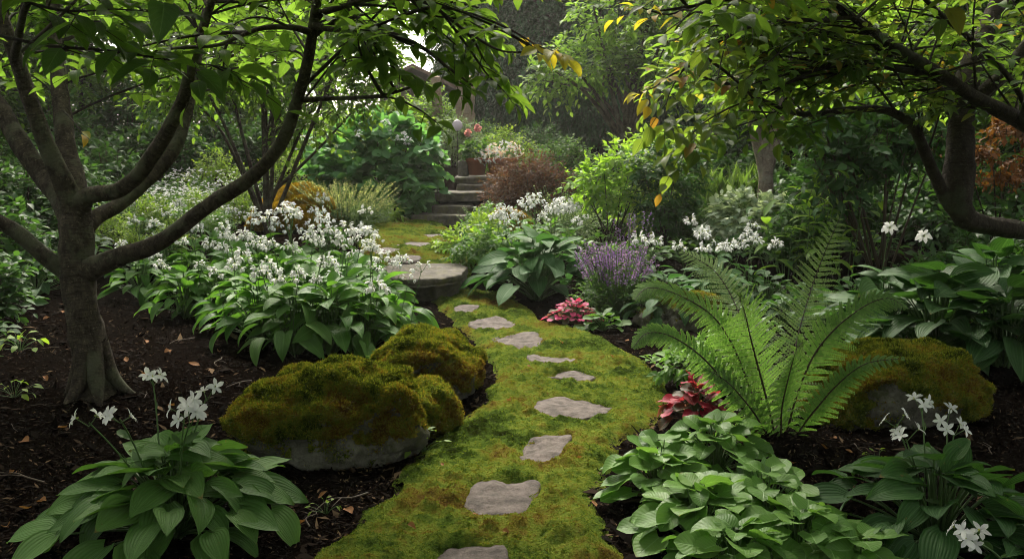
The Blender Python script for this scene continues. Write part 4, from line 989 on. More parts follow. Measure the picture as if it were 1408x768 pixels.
def keep_right(p):
    x, y, d = proj(p)
    if d < .9: return d < -.2 or p[2] > 2.1
    if y < -60 or x > 1560: return True
    n = 20 * math.sin(x * .029 + 2) + 14 * math.sin(x * .077)
    if d < 2.2: return x > 1250 and y < 40
    if x < 880: return y < -20
    if x < 1000: return y < 150 + n
    if x < 1110: return y < 175 + n
    return y < 160 + n
RT = dict(
    trunk=[(1640, 470, 5.5, 50.4), (1585, 410, 5.5, 37.0), (1520, 360, 5.45, 30.2), (1460, 330, 5.4, 26.9), (1408, 317, 5.35, 25.2), (1365, 311, 5.32, 26.0), (1332, 302, 5.3, 30.2), (1315, 277, 5.3, 37.0), (1316, 235, 5.32, 38.6), (1321, 175, 5.35, 36.1), (1328, 120, 5.4, 32.8), (1344, 70, 5.45, 28.6), (1362, 25, 5.5, 24.4), (1388, -40, 5.5, 20.2), (1410, -180, 5.4, 13.4), (1420, -320, 5.3, 8.4)],
    branches=[
        [(1640, 440, 5.5, 37.0), (1590, 330, 5.4, 33.6), (1530, 250, 5.2, 27.7), (1470, 200, 5.1, 24.4), (1408, 170, 5.0, 22.7), (1370, 150, 4.95, 21.0), (1335, 130, 4.9, 18.5), (1290, 100, 4.82, 16.0), (1240, 70, 4.75, 13.4), (1195, 40, 4.68, 10.9), (1150, 5, 4.6, 9.2), (1110, -40, 4.5, 9.2), (1060, -130, 4.3, 6.7), (1020, -300, 4.0, 4.2)],
        [(1342, 134, 4.92, 14.3), (1300, 112, 4.88, 10.9), (1250, 98, 4.82, 9.2), (1190, 88, 4.76, 7.6), (1140, 92, 4.7, 5.9), (1100, 105, 4.66, 4.2), (1060, 130, 4.6, 2.5)],
        [(1312, 290, 5.3, 21.8), (1298, 268, 5.28, 16.8), (1285, 240, 5.25, 16.0), (1272, 210, 5.2, 16.0), (1258, 180, 5.15, 14.3), (1238, 160, 5.1, 12.6), (1205, 150, 5.05, 10.1), (1160, 153, 5.0, 8.4), (1110, 157, 4.95, 7.6), (1075, 150, 4.9, 5.9), (1030, 128, 4.85, 4.2), (990, 110, 4.8, 2.5)],
        [(1325, 150, 5.36, 21.8), (1350, 128, 5.3, 19.3), (1380, 102, 5.25, 18.5), (1410, 66, 5.2, 18.5), (1450, 10, 5.1, 16.8), (1500, -80, 5.0, 11.8), (1560, -250, 4.8, 6.7)],
        [(1425, 178, 5.02, 11.8), (1402, 130, 4.95, 7.6), (1375, 92, 4.9, 7.6), (1340, 58, 4.85, 7.6), (1305, 30, 4.8, 6.7), (1268, -5, 4.7, 5.9), (1220, -70, 4.5, 5.0), (1160, -200, 4.2, 3.4)],
        [(1195, 40, 4.68, 8.4), (1170, 25, 4.6, 5.9), (1130, 28, 4.55, 5.0), (1080, 27, 4.5, 4.2), (1030, 38, 4.4, 3.4), (980, 60, 4.3, 2.5), (935, 95, 4.25, 1.7)],
        [(1110, -40, 4.5, 7.6), (1060, -30, 4.3, 5.9), (1000, -10, 4.1, 5.0), (950, 10, 4.0, 3.4), (905, 15, 3.9, 2.1)],
        [(1408, 170, 5.0, 16.8), (1430, 60, 4.2, 11.8), (1440, -100, 3.5, 9.2), (1400, -350, 2.7, 6.7), (1300, -700, 2.0, 4.2)],  # last two boughs lean over the camera unseen, added to carry shading leaves
        [(1388, -40, 5.5, 13.4), (1330, -100, 4.6, 10.1), (1250, -220, 3.8, 7.6), (1150, -450, 3.0, 4.2)],
    ])
base = at(1640, 5.5)
t_, limbsR, lf, tw, o, r = near_tree('dogwood_tree', 'dark barked tree with a sharply bent trunk behind the broad hosta bed', base, RT['trunk'], RT['branches'], 'bark_dark', 33, [
    dict(limbs=[1, 2, 3, 6, 7], n=140, tmin=.25, L=.092, nsub=4, k=6, mats=[.62, .38, .0], len=(.4, .9), away=.9),
    dict(limbs=[0, 4, 5], n=60, tmin=.55, L=.092, nsub=4, k=6, mats=[.7, .3, 0], away=1.3),
    dict(limbs=[8, 9], n=190, tmin=.35, L=.11, len=(.6, 1.3), nsub=5, k=6, mats=[.7, .3, 0]),  # dense leaves above the frame, added to shade the near beds
], None, keep_right)
for pts, kw in [
    ([(1030, 38, 4.4), (985, 60, 4.3), (945, 90, 4.2), (920, 130, 4.15), (915, 165, 4.1)], dict(nsub=9, sub=(.12, .28), L=.10, k=5, mat=1, tmin=.1)),
    ([(1100, 105, 4.66), (1050, 130, 4.5), (1000, 150, 4.4), (960, 175, 4.3), (945, 200, 4.25)], dict(nsub=10, sub=(.14, .3), L=.10, k=6, mat=1, tmin=.1)),
    ([(1075, 150, 4.9), (1040, 165, 4.8), (1000, 178, 4.7), (975, 190, 4.65)], dict(nsub=8, sub=(.14, .3), L=.10, k=6, mat=0, tmin=.1)),
    ([(950, 10, 4.0), (920, 20, 3.9), (895, 15, 3.8), (880, 10, 3.75)], dict(nsub=4, sub=(.08, .14), L=.08, k=3, mat=2, tmin=.1)),
    ([(950, 90, 4.2), (920, 105, 4.1), (900, 120, 4.0), (885, 125, 3.95)], dict(nsub=3, sub=(.08, .12), L=.08, k=3, mat=2, tmin=.2)),
    ([(1160, 153, 5.0), (1120, 168, 4.9), (1100, 178, 4.8)], dict(nsub=5, sub=(.14, .3), L=.10, k=6, mat=0, tmin=.2)),
    ([(1060, -130, 4.3), (1020, -20, 3.4), (1000, 10, 3.0), (985, 18, 2.8)], dict(nsub=5, sub=(.08, .18), L=.12, k=4, mat=0, tmin=.4)),
]: targeted(lf, tw, o, pts, r, **kw)
lf.build('crown', [M['tree_green'], M['tree_autumn'], M['yellow_leaf']], t_); tw.build('twigs', M['bark_dark'], t_)['kind'] = 'stuff'

# generic tree with real limbs and leaf-clump crown (built at the origin)
def far_tree(name, label, loc, Ht, blobs, trunk_r, n, T, L, mat, bark, seed, fork=.35, lean=0.0, group=None, twig=.35, k=6, droop=.25, nl=9, shell=.45, up=.9, spread=.8, trunk_pts=None, hang=.12):
    r = np.random.default_rng(seed); root = thing(name, label, 'tree', loc, 0, group); tb, lf, tw = MB(), MB(), MB()
    b = np.array(blobs, float)
    tp = np.array(trunk_pts, float) if trunk_pts is not None else np.array([(0, 0, -.1), (lean * .2, .02, fork * Ht * .5), (lean * .5, 0, fork * Ht), (lean, 0, Ht * .8)])
    p, rr = limb(tb, tp, [trunk_r * 1.25, trunk_r, trunk_r * .8, trunk_r * .25], 30, 10, .06, 0, seed)
    for q in range(nl):
        c = b[q % len(b)]; e = c[:3] + rdir(1, r)[0] * c[3:] * .55; i = r.integers(int(30 * .3), 26); s = p[i]
        m = s * .5 + e * .5 + [0, 0, .12 * np.linalg.norm(e - s)] + r.normal(0, .06, 3)
        limb(tb, np.array([s, m, e]), [rr[i] * .6, rr[i] * .4, .008], 14, 6, .04, 0, seed + q)
    P, O, kk = in_blobs(blobs, n, r, shell); D = O * .8 + .6 * rdir(n, r) + [0, 0, .1]
    sprays(lf, tw, P - norm(D) * twig * .5, D, twig * r.uniform(.6, 1.3, n), k, T, L, r, droop, up, .004, 1.0, spread, 0, True, hang)
    tb.build('trunk', M[bark], root); cr = lf.build('crown', M[mat], root); tw.build('twigs', M['bark_dark'], root)['kind'] = 'stuff'
    return root
# ------------------------------------------------------------------ middle trees
far_tree('small_tree', 'slender round crowned tree with a brown trunk behind the leafy shrubs', at(858, 13.6), 2.6,
         [(-.65, 0, 1.75, .8, .7, .5), (.35, .1, 1.9, .85, .7, .55), (-.1, 0, 2.5, .9, .7, .5), (.85, 0, 1.5, .5, .5, .35), (-1.15, .1, 1.5, .45, .45, .3), (.6, .1, 2.5, .6, .6, .4)], .075, 820, 'treelow', .12, 'tree_light', 'bark', 51, .3, group=None, twig=.3, nl=16)
far_tree('small_tree', 'pale trunked tree forking low above the variegated shrub', at(1050, 9.6), 2.4,
         [(-.45, 0, 1.95, .6, .6, .45), (.45, .1, 2.1, .7, .6, .5), (0, .2, 2.6, .9, .8, .5)], .078, 620, 'treelow', .095, 'tree_dark', 'bark_pale', 52, .32, nl=9, twig=.3,
         trunk_pts=[(0, 0, -.1), (.0, 0, .6), (.02, 0, .95), (.16, .05, 1.5)])
# a shrubby tree of many thin stems, its crown lit through from behind
far_tree('multi_stem_tree', 'small tree of many thin spreading stems above the ochre mossy boulder', at(368, 9.6), 2.6,
         [(-.75, 0, 1.75, .65, .6, .5), (.0, 0, 2.05, .8, .7, .55), (.8, 0, 1.7, .6, .6, .5), (.3, .2, 1.35, .45, .5, .25), (1.15, .1, 2.05, .5, .5, .45), (-.3, .3, 2.6, .9, .7, .4), (.9, .3, 2.6, .8, .7, .4)], .05, 1150, 'treelow', .095, 'tree_green', 'bark', 53, .12, nl=13, twig=.28, shell=.3)
# ------------------------------------------------------------------ background trees
BG = [
    ('broad_tree', 'tall leafy tree in the deep shade', 'tree_dark', 'treelow', .12, [(0, 0, 2.2, 1.7, 1.4, 1.5), (-.8, .2, 3.8, 1.5, 1.4, 1.4), (.9, 0, 4.2, 1.6, 1.4, 1.4), (.1, 0, 5.7, 1.6, 1.4, 1.3), (.2, -.3, 1.0, 1.5, 1.0, .8)], 3600),
    ('evergreen_tree', 'dark evergreen closing the end of the garden', 'yew', 'lancelow', .13, [(0, 0, 1.6, 1.5, 1.3, 1.7), (0, 0, 3.6, 1.35, 1.2, 1.6), (0, 0, 5.4, 1.1, 1.0, 1.5), (.2, 0, 7.0, .7, .7, 1.2)], 5200),
    ('light_tree', 'airy tree with leaves glowing against the sky', 'lime_big', 'treelow', .12, [(0, 0, 2.8, 1.3, 1.2, 1.0), (-.9, .2, 4.0, 1.0, 1.0, .9), (.8, 0, 4.4, 1.0, 1.0, .9), (.1, 0, 5.4, 1.1, 1.0, 1.0)], 1300),
]
proto = {}
def bg(kind, px, d, sc, rz, label, group):
    nm, lab, mat, T, L, blobs, n = BG[kind]; p = at(px, d); p[2] -= .1
    if kind not in proto:
        o = far_tree(nm, label, p, 6.0, blobs, .14, n, T, L, mat, 'bark_dark', 70 + kind, .3, group=group, twig=.45 if kind != 1 else .38, k=7 if kind != 1 else 9, droop=.3 if kind != 1 else .7, shell=.55, nl=12, spread=.8 if kind != 1 else .45)
        o.scale = (sc,) * 3; o.rotation_euler = (0, 0, rz); proto[kind] = o; return o
    return dup(proto[kind], p, rz, sc, label, group)
R_ = random.Random(4)
GL = 'shady trees behind the beds on the side of the forked tree'
for px, d in [(-260, 9), (-120, 12), (20, 14), (130, 16.5), (240, 19), (320, 19), (-380, 7), (60, 20), (370, 25), (-60, 17)]:
    bg(0, px, d, R_.uniform(.85, 1.15), R_.uniform(0, 6), 'leafy tree in deep shade beyond the flower beds and the forked grey tree', GL)
for px, d, s in [(690, 24, 1.15), (760, 23, 1.2), (830, 22.5, 1.1), (905, 22, 1.15), (640, 27, .95), (980, 21, 1.1), (725, 26.5, 1.3), (870, 26, 1.2)]:
    bg(1, px, d, s, R_.uniform(0, 6), 'dark evergreen in the wall of conifers closing the view above the stairs', 'evergreens behind the small round crowned tree')
GR = 'shady trees behind the tree with the bent trunk'
for px, d in [(1040, 17.5), (1140, 15), (1240, 13.5), (1340, 12.5), (1450, 11), (1560, 9.5), (1180, 19), (1300, 17), (1680, 8), (1080, 22)]:
    bg(0, px, d, R_.uniform(.85, 1.15), R_.uniform(0, 6), 'leafy tree in deep shade beyond the bent trunk and orange shrub', GR)
for px, d, s in [(455, 27, .9), (395, 24, .85), (640, 38, .9)]:
    bg(2, px, d, s, R_.uniform(0, 6), 'thin light green tree glowing in front of the bright sky', 'airy trees around the bright gap in the sky')

for x, y, s in ((-5.5, -3.5, 1.0), (-1.8, -6.0, 1.1), (2.4, -5.6, 1.05), (6.0, -3.0, 1.0), (-6.8, 1.5, .95), (7.2, 1.2, .95)):  # out-of-view trees, added to cut the skylight falling on the foreground
    dup(proto[0], gz(x, y), R_.uniform(0, 6), s, 'unseen leafy tree added on the viewing side to shade the foreground', 'unseen trees added to shade the foreground')
# ------------------------------------------------------------------ shed, posts, ornaments
def box(mb, c, s, mat=0, bev=.0):
    c = np.array(c); s = np.array(s) / 2
    V = np.array([(-1, -1, -1), (1, -1, -1), (1, 1, -1), (-1, 1, -1), (-1, -1, 1), (1, -1, 1), (1, 1, 1), (-1, 1, 1)]) * s + c
    mb.add(V, [(0, 3, 2, 1), (4, 5, 6, 7), (0, 1, 5, 4), (1, 2, 6, 5), (2, 3, 7, 6), (3, 0, 4, 7)], V[:, :2], mat)
p = at(570, 21.5); root = thing('garden_shed', 'low brown garden shed with a shallow gabled roof half hidden by shrubs', 'shed', p, .12)
mb = MB(); box(mb, (0, 0, .65), (1.5, 1.5, 1.3)); mb.build('wall', M['shed'], root, smooth=False)
mb = MB()
for sg in (-1, 1):
    V = np.array([(0, -1.0, 1.83), (sg * 1.15, -1.0, 1.27), (sg * 1.15, 1.0, 1.27), (0, 1.0, 1.83), (0, -1.0, 1.91), (sg * 1.15, -1.0, 1.35), (sg * 1.15, 1.0, 1.35), (0, 1.0, 1.91)], float)
    mb.add(V, [(0, 1, 2, 3), (7, 6, 5, 4), (0, 4, 5, 1), (1, 5, 6, 2), (2, 6, 7, 3), (3, 7, 4, 0)], V[:, :2])
mb.build('roof', M['roof'], root, smooth=False)
for yy in (-.74, .74):
    mb = MB(); V = np.array([(-.75, yy - .03, 1.302), (.75, yy - .03, 1.302), (0, yy - .03, 1.72), (-.75, yy + .03, 1.302), (.75, yy + .03, 1.302), (0, yy + .03, 1.72)], float); mb.add(V, [(0, 1, 2), (3, 5, 4)], V[:, :2]); mb.add(V, [(0, 2, 5, 3), (1, 4, 5, 2), (0, 3, 4, 1)], V[:, :2]); mb.build('gable', M['shed'], root, smooth=False)
for px, d, w, top, lab in ((602, 18.5, 14, 108, 'slim upright wooden post beside the shed roof'), (640, 18.0, 26, 112, 'thick rough wooden post, the wider of the two posts by the shed')):
    b = at(px, d); tp = W(px, top, d); h = tp[2] - b[2]; mb = MB(); rr = w * d / FPX / 2
    limb(mb, np.array([(0, 0, -.1), (.01, 0, h * .5), (0, 0, h)]), [rr * 1.05, rr, rr * .95], 30, 14, .05, 0, px)
    o = mb.build('wooden_post', M['post']); o.location = b; tag(o, lab, 'post', 'weathered posts by the shed')
b = at(630, 14.6); tp = W(631, 173, 14.6); h = tp[2] - b[2]
root = thing('garden_ornament', 'pale round ornament disc on a thin stake above the big leaved bush', 'ornament', b)
mb = MB(); tubes(mb, np.array([[(0, 0, -.05), (0, .005, h * .5), (0, 0, h - .07)]]), np.full((1, 3), .006), 6); mb.build('stake', M['stem_dark'], root)
mb = MB(); a = np.arange(20) * 2 * PI / 20
for y0, y1 in ((-.012, .012),):
    ring = lambda rr, y: np.c_[rr * np.cos(a), np.full(20, y), h + rr * 1.05 * np.sin(a)]
    V = np.vstack([ring(.02, y0 - .01), ring(.075, y0), ring(.085, 0), ring(.075, y1), ring(.02, y1 + .01)]); i, j = np.meshgrid(np.arange(4), np.arange(20), indexing='ij'); jn = (j + 1) % 20
    mb.add(V, np.stack([i * 20 + j, i * 20 + jn, (i + 1) * 20 + jn, (i + 1) * 20 + j], -1).reshape(-1, 4)); mb.add(np.vstack([V[:20], [0, y0 - .012, h]]), [[20, q, (q + 1) % 20] for q in range(20)]); mb.add(np.vstack([V[-20:], [0, y1 + .012, h]]), [[20, (q + 1) % 20, q] for q in range(20)])
mb.build('disc', M['lamp'], root)

# pots on the top step
def pot(name, label, c, rr, hh, seed):
    root = thing(name, label, 'flower pot', c); mb = MB(); n = 28; a = np.arange(n) * 2 * PI / n
    prof = [(.0, .0), (.70, .0), (.74, .02), (.92, .74), (1.04, .76), (1.06, .97), (1.02, 1.0), (.93, .99), (.90, .86), (0.0, .85)]
    V = np.concatenate([np.c_[rr * q * np.cos(a), rr * q * np.sin(a), np.full(n, hh * z)] for q, z in prof]); i, j = np.meshgrid(np.arange(len(prof) - 1), np.arange(n), indexing='ij'); jn = (j + 1) % n
    mb.add(V, np.stack([i * n + j, i * n + jn, (i + 1) * n + jn, (i + 1) * n + j], -1).reshape(-1, 4), V[:, :2])
    mb.build('pot', M['terracotta'], root)
    mb = MB(); V = np.vstack([np.c_[rr * .92 * np.cos(a), rr * .92 * np.sin(a), np.full(n, hh * .88)], [0, 0, hh * .92]]); mb.add(V, [[n, q, (q + 1) % n] for q in range(n)]); mb.build('soil', M['soil'], root)
    return root
pc = np.array([(656 - 704) / FPX * 13.55, 13.55, .852]); pot('flower_pot', 'terracotta pot on the top stair step', pc, .16, .26, 1)
shrub('geranium_plant', 'leafy potted plant with two rose pink blooms in the terracotta pot', 'flower', pc + [0, 0, .23], [(0, 0, .14, .26, .22, .16)], 90, 'roundlow', .06, 'shrub_green', 101, 6, .08, 5, 'stem', .006)
pr = bpy.data.objects['geranium_plant']; r = np.random.default_rng(8)
for dx, hh in ((-.15, .40), (.0, .47)):
    me, tip = stalk_mesh(hh, .02, 3, .004); s = link('flower_stalk', me, pr, (dx, -.04, 0)); mb = MB(); P = rdir(60, r) * [.05, .05, .06]; put_leaves(mb, TL['petal'], P * .3, P, P + .001, .05, 1.4, 0, r); link('blossom', mb.mesh('blossom', M['petal_rose']), s, tip)
pc2 = np.array([(690 - 704) / FPX * 13.5, 13.5, .842]); pot('flower_pot', 'terracotta pot half hidden by the bronze shrub', pc2, .24, .27, 2)
root = shrub('phlox_plant', 'pot plant covered in white and pink flowers beside the bronze shrub', 'flower', pc2 + [0, 0, .24], [(0, 0, .08, .28, .24, .15)], 100, 'small', .05, 'shrub_green', 103, 6, .09, 5, 'stem', .005)
mb = MB(); P, O, _ = in_blobs([(0, -.05, .10, .30, .26, .17), (-.15, -.1, .04, .24, .2, .12)], 300, r, .9); P[:, 2] = np.maximum(P[:, 2], -.1)
Q = np.repeat(P, 4, 0); pk = np.repeat(r.random(300) < .55, 4)
dd = rdir(len(Q), r) + np.repeat(O, 4, 0) * .5; 
for mi in (0, 1): put_leaves(mb, TL['small'], Q[pk == (mi == 0)], dd[pk == (mi == 0)], np.repeat(O, 4, 0)[pk == (mi == 0)] + .01, .036, 1.3, mi, r)
mb.build('blossoms', [M['petal'], M['petal_pink']], root)
mb = MB(); slab(mb, rect(631, 643, 13.5, 13.75), 1.06, .22, 71, .008, .012, 2, .2, 40); tag(mb.build('stone_block', M['step']), 'upright grey stone block beside the terracotta pot', 'stone')

# ------------------------------------------------------------------ shrubs of the middle distance
shrub('hydrangea_bush', 'large mounded bush with big rounded leaves beside the stone stairs', 'bush', at(532, 12.5),
      [(-.30, 0, .50, .75, .6, .5), (.30, -.1, .40, .42, .42, .40), (-.65, .1, .75, .5, .5, .5), (.15, .1, .95, .6, .5, .4), (.5, .2, .8, .35, .4, .4), (-.1, .2, 1.2, .45, .4, .25)], 520, 'roundlow', .15, 'shrub_blue', 110, 14, .22, 5, up=.6, droop=.3)
bu = bpy.data.objects['hydrangea_bush']
for dx, dy, dz, s in ((.28, -.35, 1.05, 1.0), (.34, -.3, 1.0, .8), (-.3, -.4, 1.1, .7), (.05, -.35, 1.25, .7)):
    mb = MB(); P = rdir(26, r) * [.05, .05, .04] * s; put_leaves(mb, TL['petal'], P, P, P + [0, -.02, .02], .05 * s, 1.3, 0, r); link('blossom', mb.mesh('blossom', M['petal']), bu, (dx, dy, dz))
shrub('barberry_bush', 'rounded bronze red bush with fine twigs at the head of the path', 'bush', at(728, 12.0),
      [(0, 0, .50, .66, .5, .46), (-.28, -.05, .42, .42, .4, .38), (.34, 0, .45, .40, .4, .38), (.05, 0, .74, .48, .4, .30)], 1200, 'small', .042, 'bronze', 111, 30, .17, 9, sr=.007, up=.4, droop=.05, outw=1.4, shell=.3)
GSH = 'shrubs behind the stairs'
for q, (px, d, w, h, mat, T, L, lab) in enumerate([
    (690, 15.2, .75, .75, 'shrub_lime', 'small', .06, 'yellow green small leaved shrub above the flower pots'),
    (770, 14.6, .7, .6, 'shrub_green', 'small', .065, 'mid green small leaved shrub behind the bronze bush'),
    (620, 16.2, .8, .9, 'grey_leaf', 'lancelow', .09, 'grey green shrub under the wooden posts'),
    (588, 18.6, .9, 1.45, 'lime_big', 'treelow', .09, 'tall light green shrub hiding the shed wall'),
    (545, 17.0, .9, 1.25, 'shrub_lime', 'roundlow', .10, 'light green broad shrub in front of the shed'),
    (470, 14.5, .9, 1.0, 'lime_big', 'treelow', .09, 'sunlit light green shrub behind the cream flower clump'),
    (735, 17.2, .9, .8, 'shrub_dark', 'small', .07, 'dark low shrub at the foot of the evergreens'),
    (660, 18.0, .9, .8, 'shrub_green', 'small', .07, 'green shrub between the wooden posts and the evergreens'),
]):
    shrub('garden_shrub', lab, 'shrub', at(px, d), [(0, 0, h * .5, w * .7, w * .6, h * .5), (-w * .4, 0, h * .38, w * .45, w * .45, h * .36), (w * .42, 0, h * .42, w * .45, w * .45, h * .4), (.1 * w, 0, h * .8, w * .4, w * .4, h * .26)], 420, T, L, mat, 130 + q, 10, .2, 6)
shrub('garden_shrub', 'open twiggy shrub with light green leaves and bare dark stems', 'shrub', at(842, 9.5), [(-.2, 0, .75, .34, .3, .28), (.12, 0, .95, .34, .3, .28), (.28, 0, .65, .25, .25, .25), (-.05, 0, .55, .35, .3, .2)], 230, 'treelow', .085, 'lime_big', 140, 16, .2, 6, 'stem_dark', .009, shell=.3)
shrub('garden_shrub', 'dense dark green rounded shrub beside the twiggy light one', 'shrub', at(916, 9.2), [(0, 0, .62, .38, .36, .42), (-.15, 0, .9, .28, .28, .25), (.2, 0, .85, .28, .28, .28), (0, 0, .35, .34, .32, .28)], 420, 'treelow', .075, 'shrub_dark', 141, 12, .17, 6, 'stem_dark', .009)
shrub('garden_shrub', 'bright green leafy shrub top showing over the dense dark one', 'shrub', at(900, 10.2), [(-.1, 0, 1.05, .4, .3, .25), (.3, 0, 1.15, .35, .3, .22), (0, 0, .6, .5, .4, .5)], 240, 'treelow', .10, 'shrub_lime', 142, 8, .2, 6, 'stem_dark', .009)
shrub('variegated_shrub', 'white and grey variegated shrub at the foot of the pale trunk', 'shrub', at(1030, 8.9), [(0, 0, .38, .38, .34, .30), (-.2, 0, .3, .28, .28, .24), (.22, 0, .34, .28, .28, .26)], 300, 'roundlow', .075, 'variegated', 143, 9, .13, 6, 'stem', .007, up=.9)
shrub('large_leaf_shrub', 'dark shrub of several upright stems with drooping heart shaped leaves', 'shrub', at(1215, 7.8), [(-.1, 0, 1.25, .5, .4, .28), (.35, 0, 1.4, .4, .4, .3), (-.45, 0, 1.05, .35, .35, .3), (.1, 0, 1.75, .5, .4, .3), (-.55, 0, 1.5, .3, .3, .3)], 330, 'treelow', .13, 'hosta_dark', 144, 12, .22, 5, 'stem_brown', .017, droop=.5, up=.5)
shrub('maple_shrub', 'low spreading shrub with rusty orange leaves in layered tiers', 'shrub', at(1378, 8.2), [(-.35, 0, 1.05, .35, .4, .07), (.1, 0, 1.25, .45, .4, .08), (.35, .1, .95, .4, .4, .07), (.05, 0, .8, .45, .4, .06), (.6, 0, 1.2, .3, .4, .07)], 260, 'small', .075, 'orange', 145, 14, .2, 7, 'stem_dark', .011, droop=.15, up=1.0, shell=.1)
# fillers: leafy bushes of two kinds, copies differ in size and turn
def filler(mat, T, L, seed, nm, lab, grp, spots, n=330, w=.6, h=.7):
    o = None
    for q, (px, d, s) in enumerate(spots):
        p = at(px, d); p[2] -= .03
        if o is None:
            o = shrub(nm, lab, 'bush', p, [(0, 0, h * .45, w * .8, w * .7, h * .45), (-w * .45, .1, h * .35, w * .5, w * .5, h * .35), (w * .45, -.1, h * .4, w * .5, w * .5, h * .4), (0, 0, h * .8, w * .5, w * .45, h * .28)], n, T, L, mat, seed, 8, .2, 6, group=grp, split=False); o.scale = (s,) * 3
        else: dup(o, p, q * 1.7, s, lab, grp)
filler('shrub_dark', 'treelow', .085, 150, 'shade_bush', 'dark green leafy bush in the shade behind the forked grey tree', 'bushes in the shade behind the forked tree',
       [(-70, 6.2, 1.0), (-10, 7.6, 1.2), (40, 9.2, 1.3), (100, 10.6, 1.3), (-60, 9.0, 1.5), (160, 12.2, 1.4), (230, 13.5, 1.4), (20, 11.5, 1.6), (300, 14.5, 1.4), (90, 13.5, 1.7), (380, 15.0, 1.3), (-150, 7.5, 1.5), (-200, 5.6, 1.3), (190, 15.5, 1.9), (-230, 3.9, 1.1)])
filler('shrub_dark', 'treelow', .09, 151, 'shade_bush', 'dark green leafy bush in the shade behind the bent trunk', 'bushes in the shade behind the bent trunk',
       [(1130, 10.2, 1.3), (1290, 9.6, 1.4), (1370, 10.2, 1.5), (1060, 12.0, 1.4), (1180, 12.2, 1.6), (1440, 8.0, 1.4), (1510, 6.8, 1.3), (960, 12.8, 1.4), (1000, 14.5, 1.7), (1320, 7.2, .8), (1590, 5.6, 1.2), (1460, 6.4, 1.0), (1100, 8.4, .8)])
filler('shrub_green', 'treelow', .075, 152, 'leafy_bush', 'mid green leafy bush filling the bed below the pale forked trunk', 'green bushes between the two small trees',
       [(800, 12.6, 1.0), (850, 12.0, 1.1), (910, 11.6, 1.2), (970, 10.9, 1.1), (1010, 10.4, .9), (790, 11.0, .7), (880, 10.9, .8), (1060, 10.8, .9), (960, 9.6, .75)])
filler('shrub_lime', 'small', .055, 153, 'low_bush', 'low yellow green bush under the many stemmed tree', 'low bushes under the many stemmed tree',
       [(330, 11.8, .75), (270, 11.0, .7), (210, 10.2, .7), (440, 12.6, .8), (390, 13.0, .9), (150, 9.2, .55), (235, 9.0, .45), (180, 8.4, .4), (300, 13.0, 1.0), (480, 13.2, .9)], n=300)
# ------------------------------------------------------------------ hostas and other perennials
def hosta_plant(label, loc, n, R, Hh, L, mat, seed, T='hosta', pet=.0055, group='hostas', rz=0.0, name='hosta', cat='hosta', **kw):
    return leaf_clump(name, label, cat, loc, n, R, Hh, L, T, mat, seed, pet, group=group, rz=rz, **kw)
h = hosta_plant('ribbed green hosta with white star flowers in front of the large mossy boulder', on(240, 735), 104, .43, .30, .168, 'hosta', 201, T='hosta_wide', outer_drop=.5, inner=.05)
for q, (px, py, d) in enumerate([(122, 580, 2.80), (205, 527, 2.95), (268, 580, 2.74), (285, 545, 2.9), (160, 575, 2.68), (246, 568, 2.82)]):
    tip = W(px, py, d) - np.array(h.location); az = math.atan2(tip[1], tip[0]); lean = math.hypot(tip[0], tip[1]); 
    me, tp = stalk_mesh(float(tip[2]), lean * .8, q, .0042); s = link('flower_stalk', me, h, (math.cos(az) * lean * .2, math.sin(az) * lean * .2, 0), (0, 0, az))
    link('blossom', blossom_mesh('star', 300 + q, 'petal', .034, 2 + q % 3), s, tp)
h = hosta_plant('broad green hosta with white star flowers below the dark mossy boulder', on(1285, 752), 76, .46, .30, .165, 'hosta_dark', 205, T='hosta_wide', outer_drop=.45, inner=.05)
for q, (px, py, d) in enumerate([(1232, 582, 2.9), (1262, 560, 3.0), (1248, 605, 2.85), (1300, 580, 3.0), (1316, 595, 2.95)]):
    tip = W(px, py, d) - np.array(h.location); az = math.atan2(tip[1], tip[0]); lean = math.hypot(tip[0], tip[1])
    me, tp = stalk_mesh(float(tip[2]), lean * .8, q, .004); s = link('flower_stalk', me, h, (math.cos(az) * lean * .2, math.sin(az) * lean * .2, 0), (0, 0, az))
    link('blossom', blossom_mesh('star', 320 + q, 'petal', .030, 2 + q % 3), s, tp)
h = hosta_plant('dark leaved plant with a white flower cluster at the bottom corner', on(1400, 800), 26, .26, .20, .15, 'hosta_dark', 209, T='hosta')
for q, (px, py, d) in enumerate([(1325, 738, 2.35), (1342, 745, 2.4)]):
    tip = W(px, py, d) - np.array(h.location); az = math.atan2(tip[1], tip[0]); lean = math.hypot(tip[0], tip[1])
    me, tp = stalk_mesh(float(max(tip[2], .12)), lean * .8, q, .004); s = link('flower_stalk', me, h, (math.cos(az) * lean * .2, math.sin(az) * lean * .2, 0), (0, 0, az))
    link('blossom', blossom_mesh('star', 340 + q, 'petal', .030, 4), s, tp)
# pale round-leaved drift in front of the fern
for q, (px, py, n, R, Hh, lab) in enumerate([
    (905, 690, 40, .22, .22, 'pale heart leaved clump on the edge of the moss path'),
    (985, 655, 44, .25, .23, 'pale heart leaved clump directly below the red plant'),
    (960, 745, 40, .23, .20, 'pale heart leaved clump at the front of its drift'),
    (1050, 720, 40, .24, .19, 'pale heart leaved clump in the middle of its drift'),
    (1095, 775, 40, .25, .18, 'pale heart leaved clump towards the white flowered hosta'),
    (1010, 800, 36, .24, .17, 'pale heart leaved clump cut by the bottom of the view'),
    (1180, 800, 30, .2, .15, 'pale heart leaved clump under the white flowered hosta')]):
    hosta_plant(lab, on(px, py), int(n * 1.4), R, Hh, .098, 'round_leaf', 220 + q, 'round', .0035, 'pale heart leaved plants', name='brunnera', cat='leafy plant', outer_drop=.25, inner=.2, flat=.2)
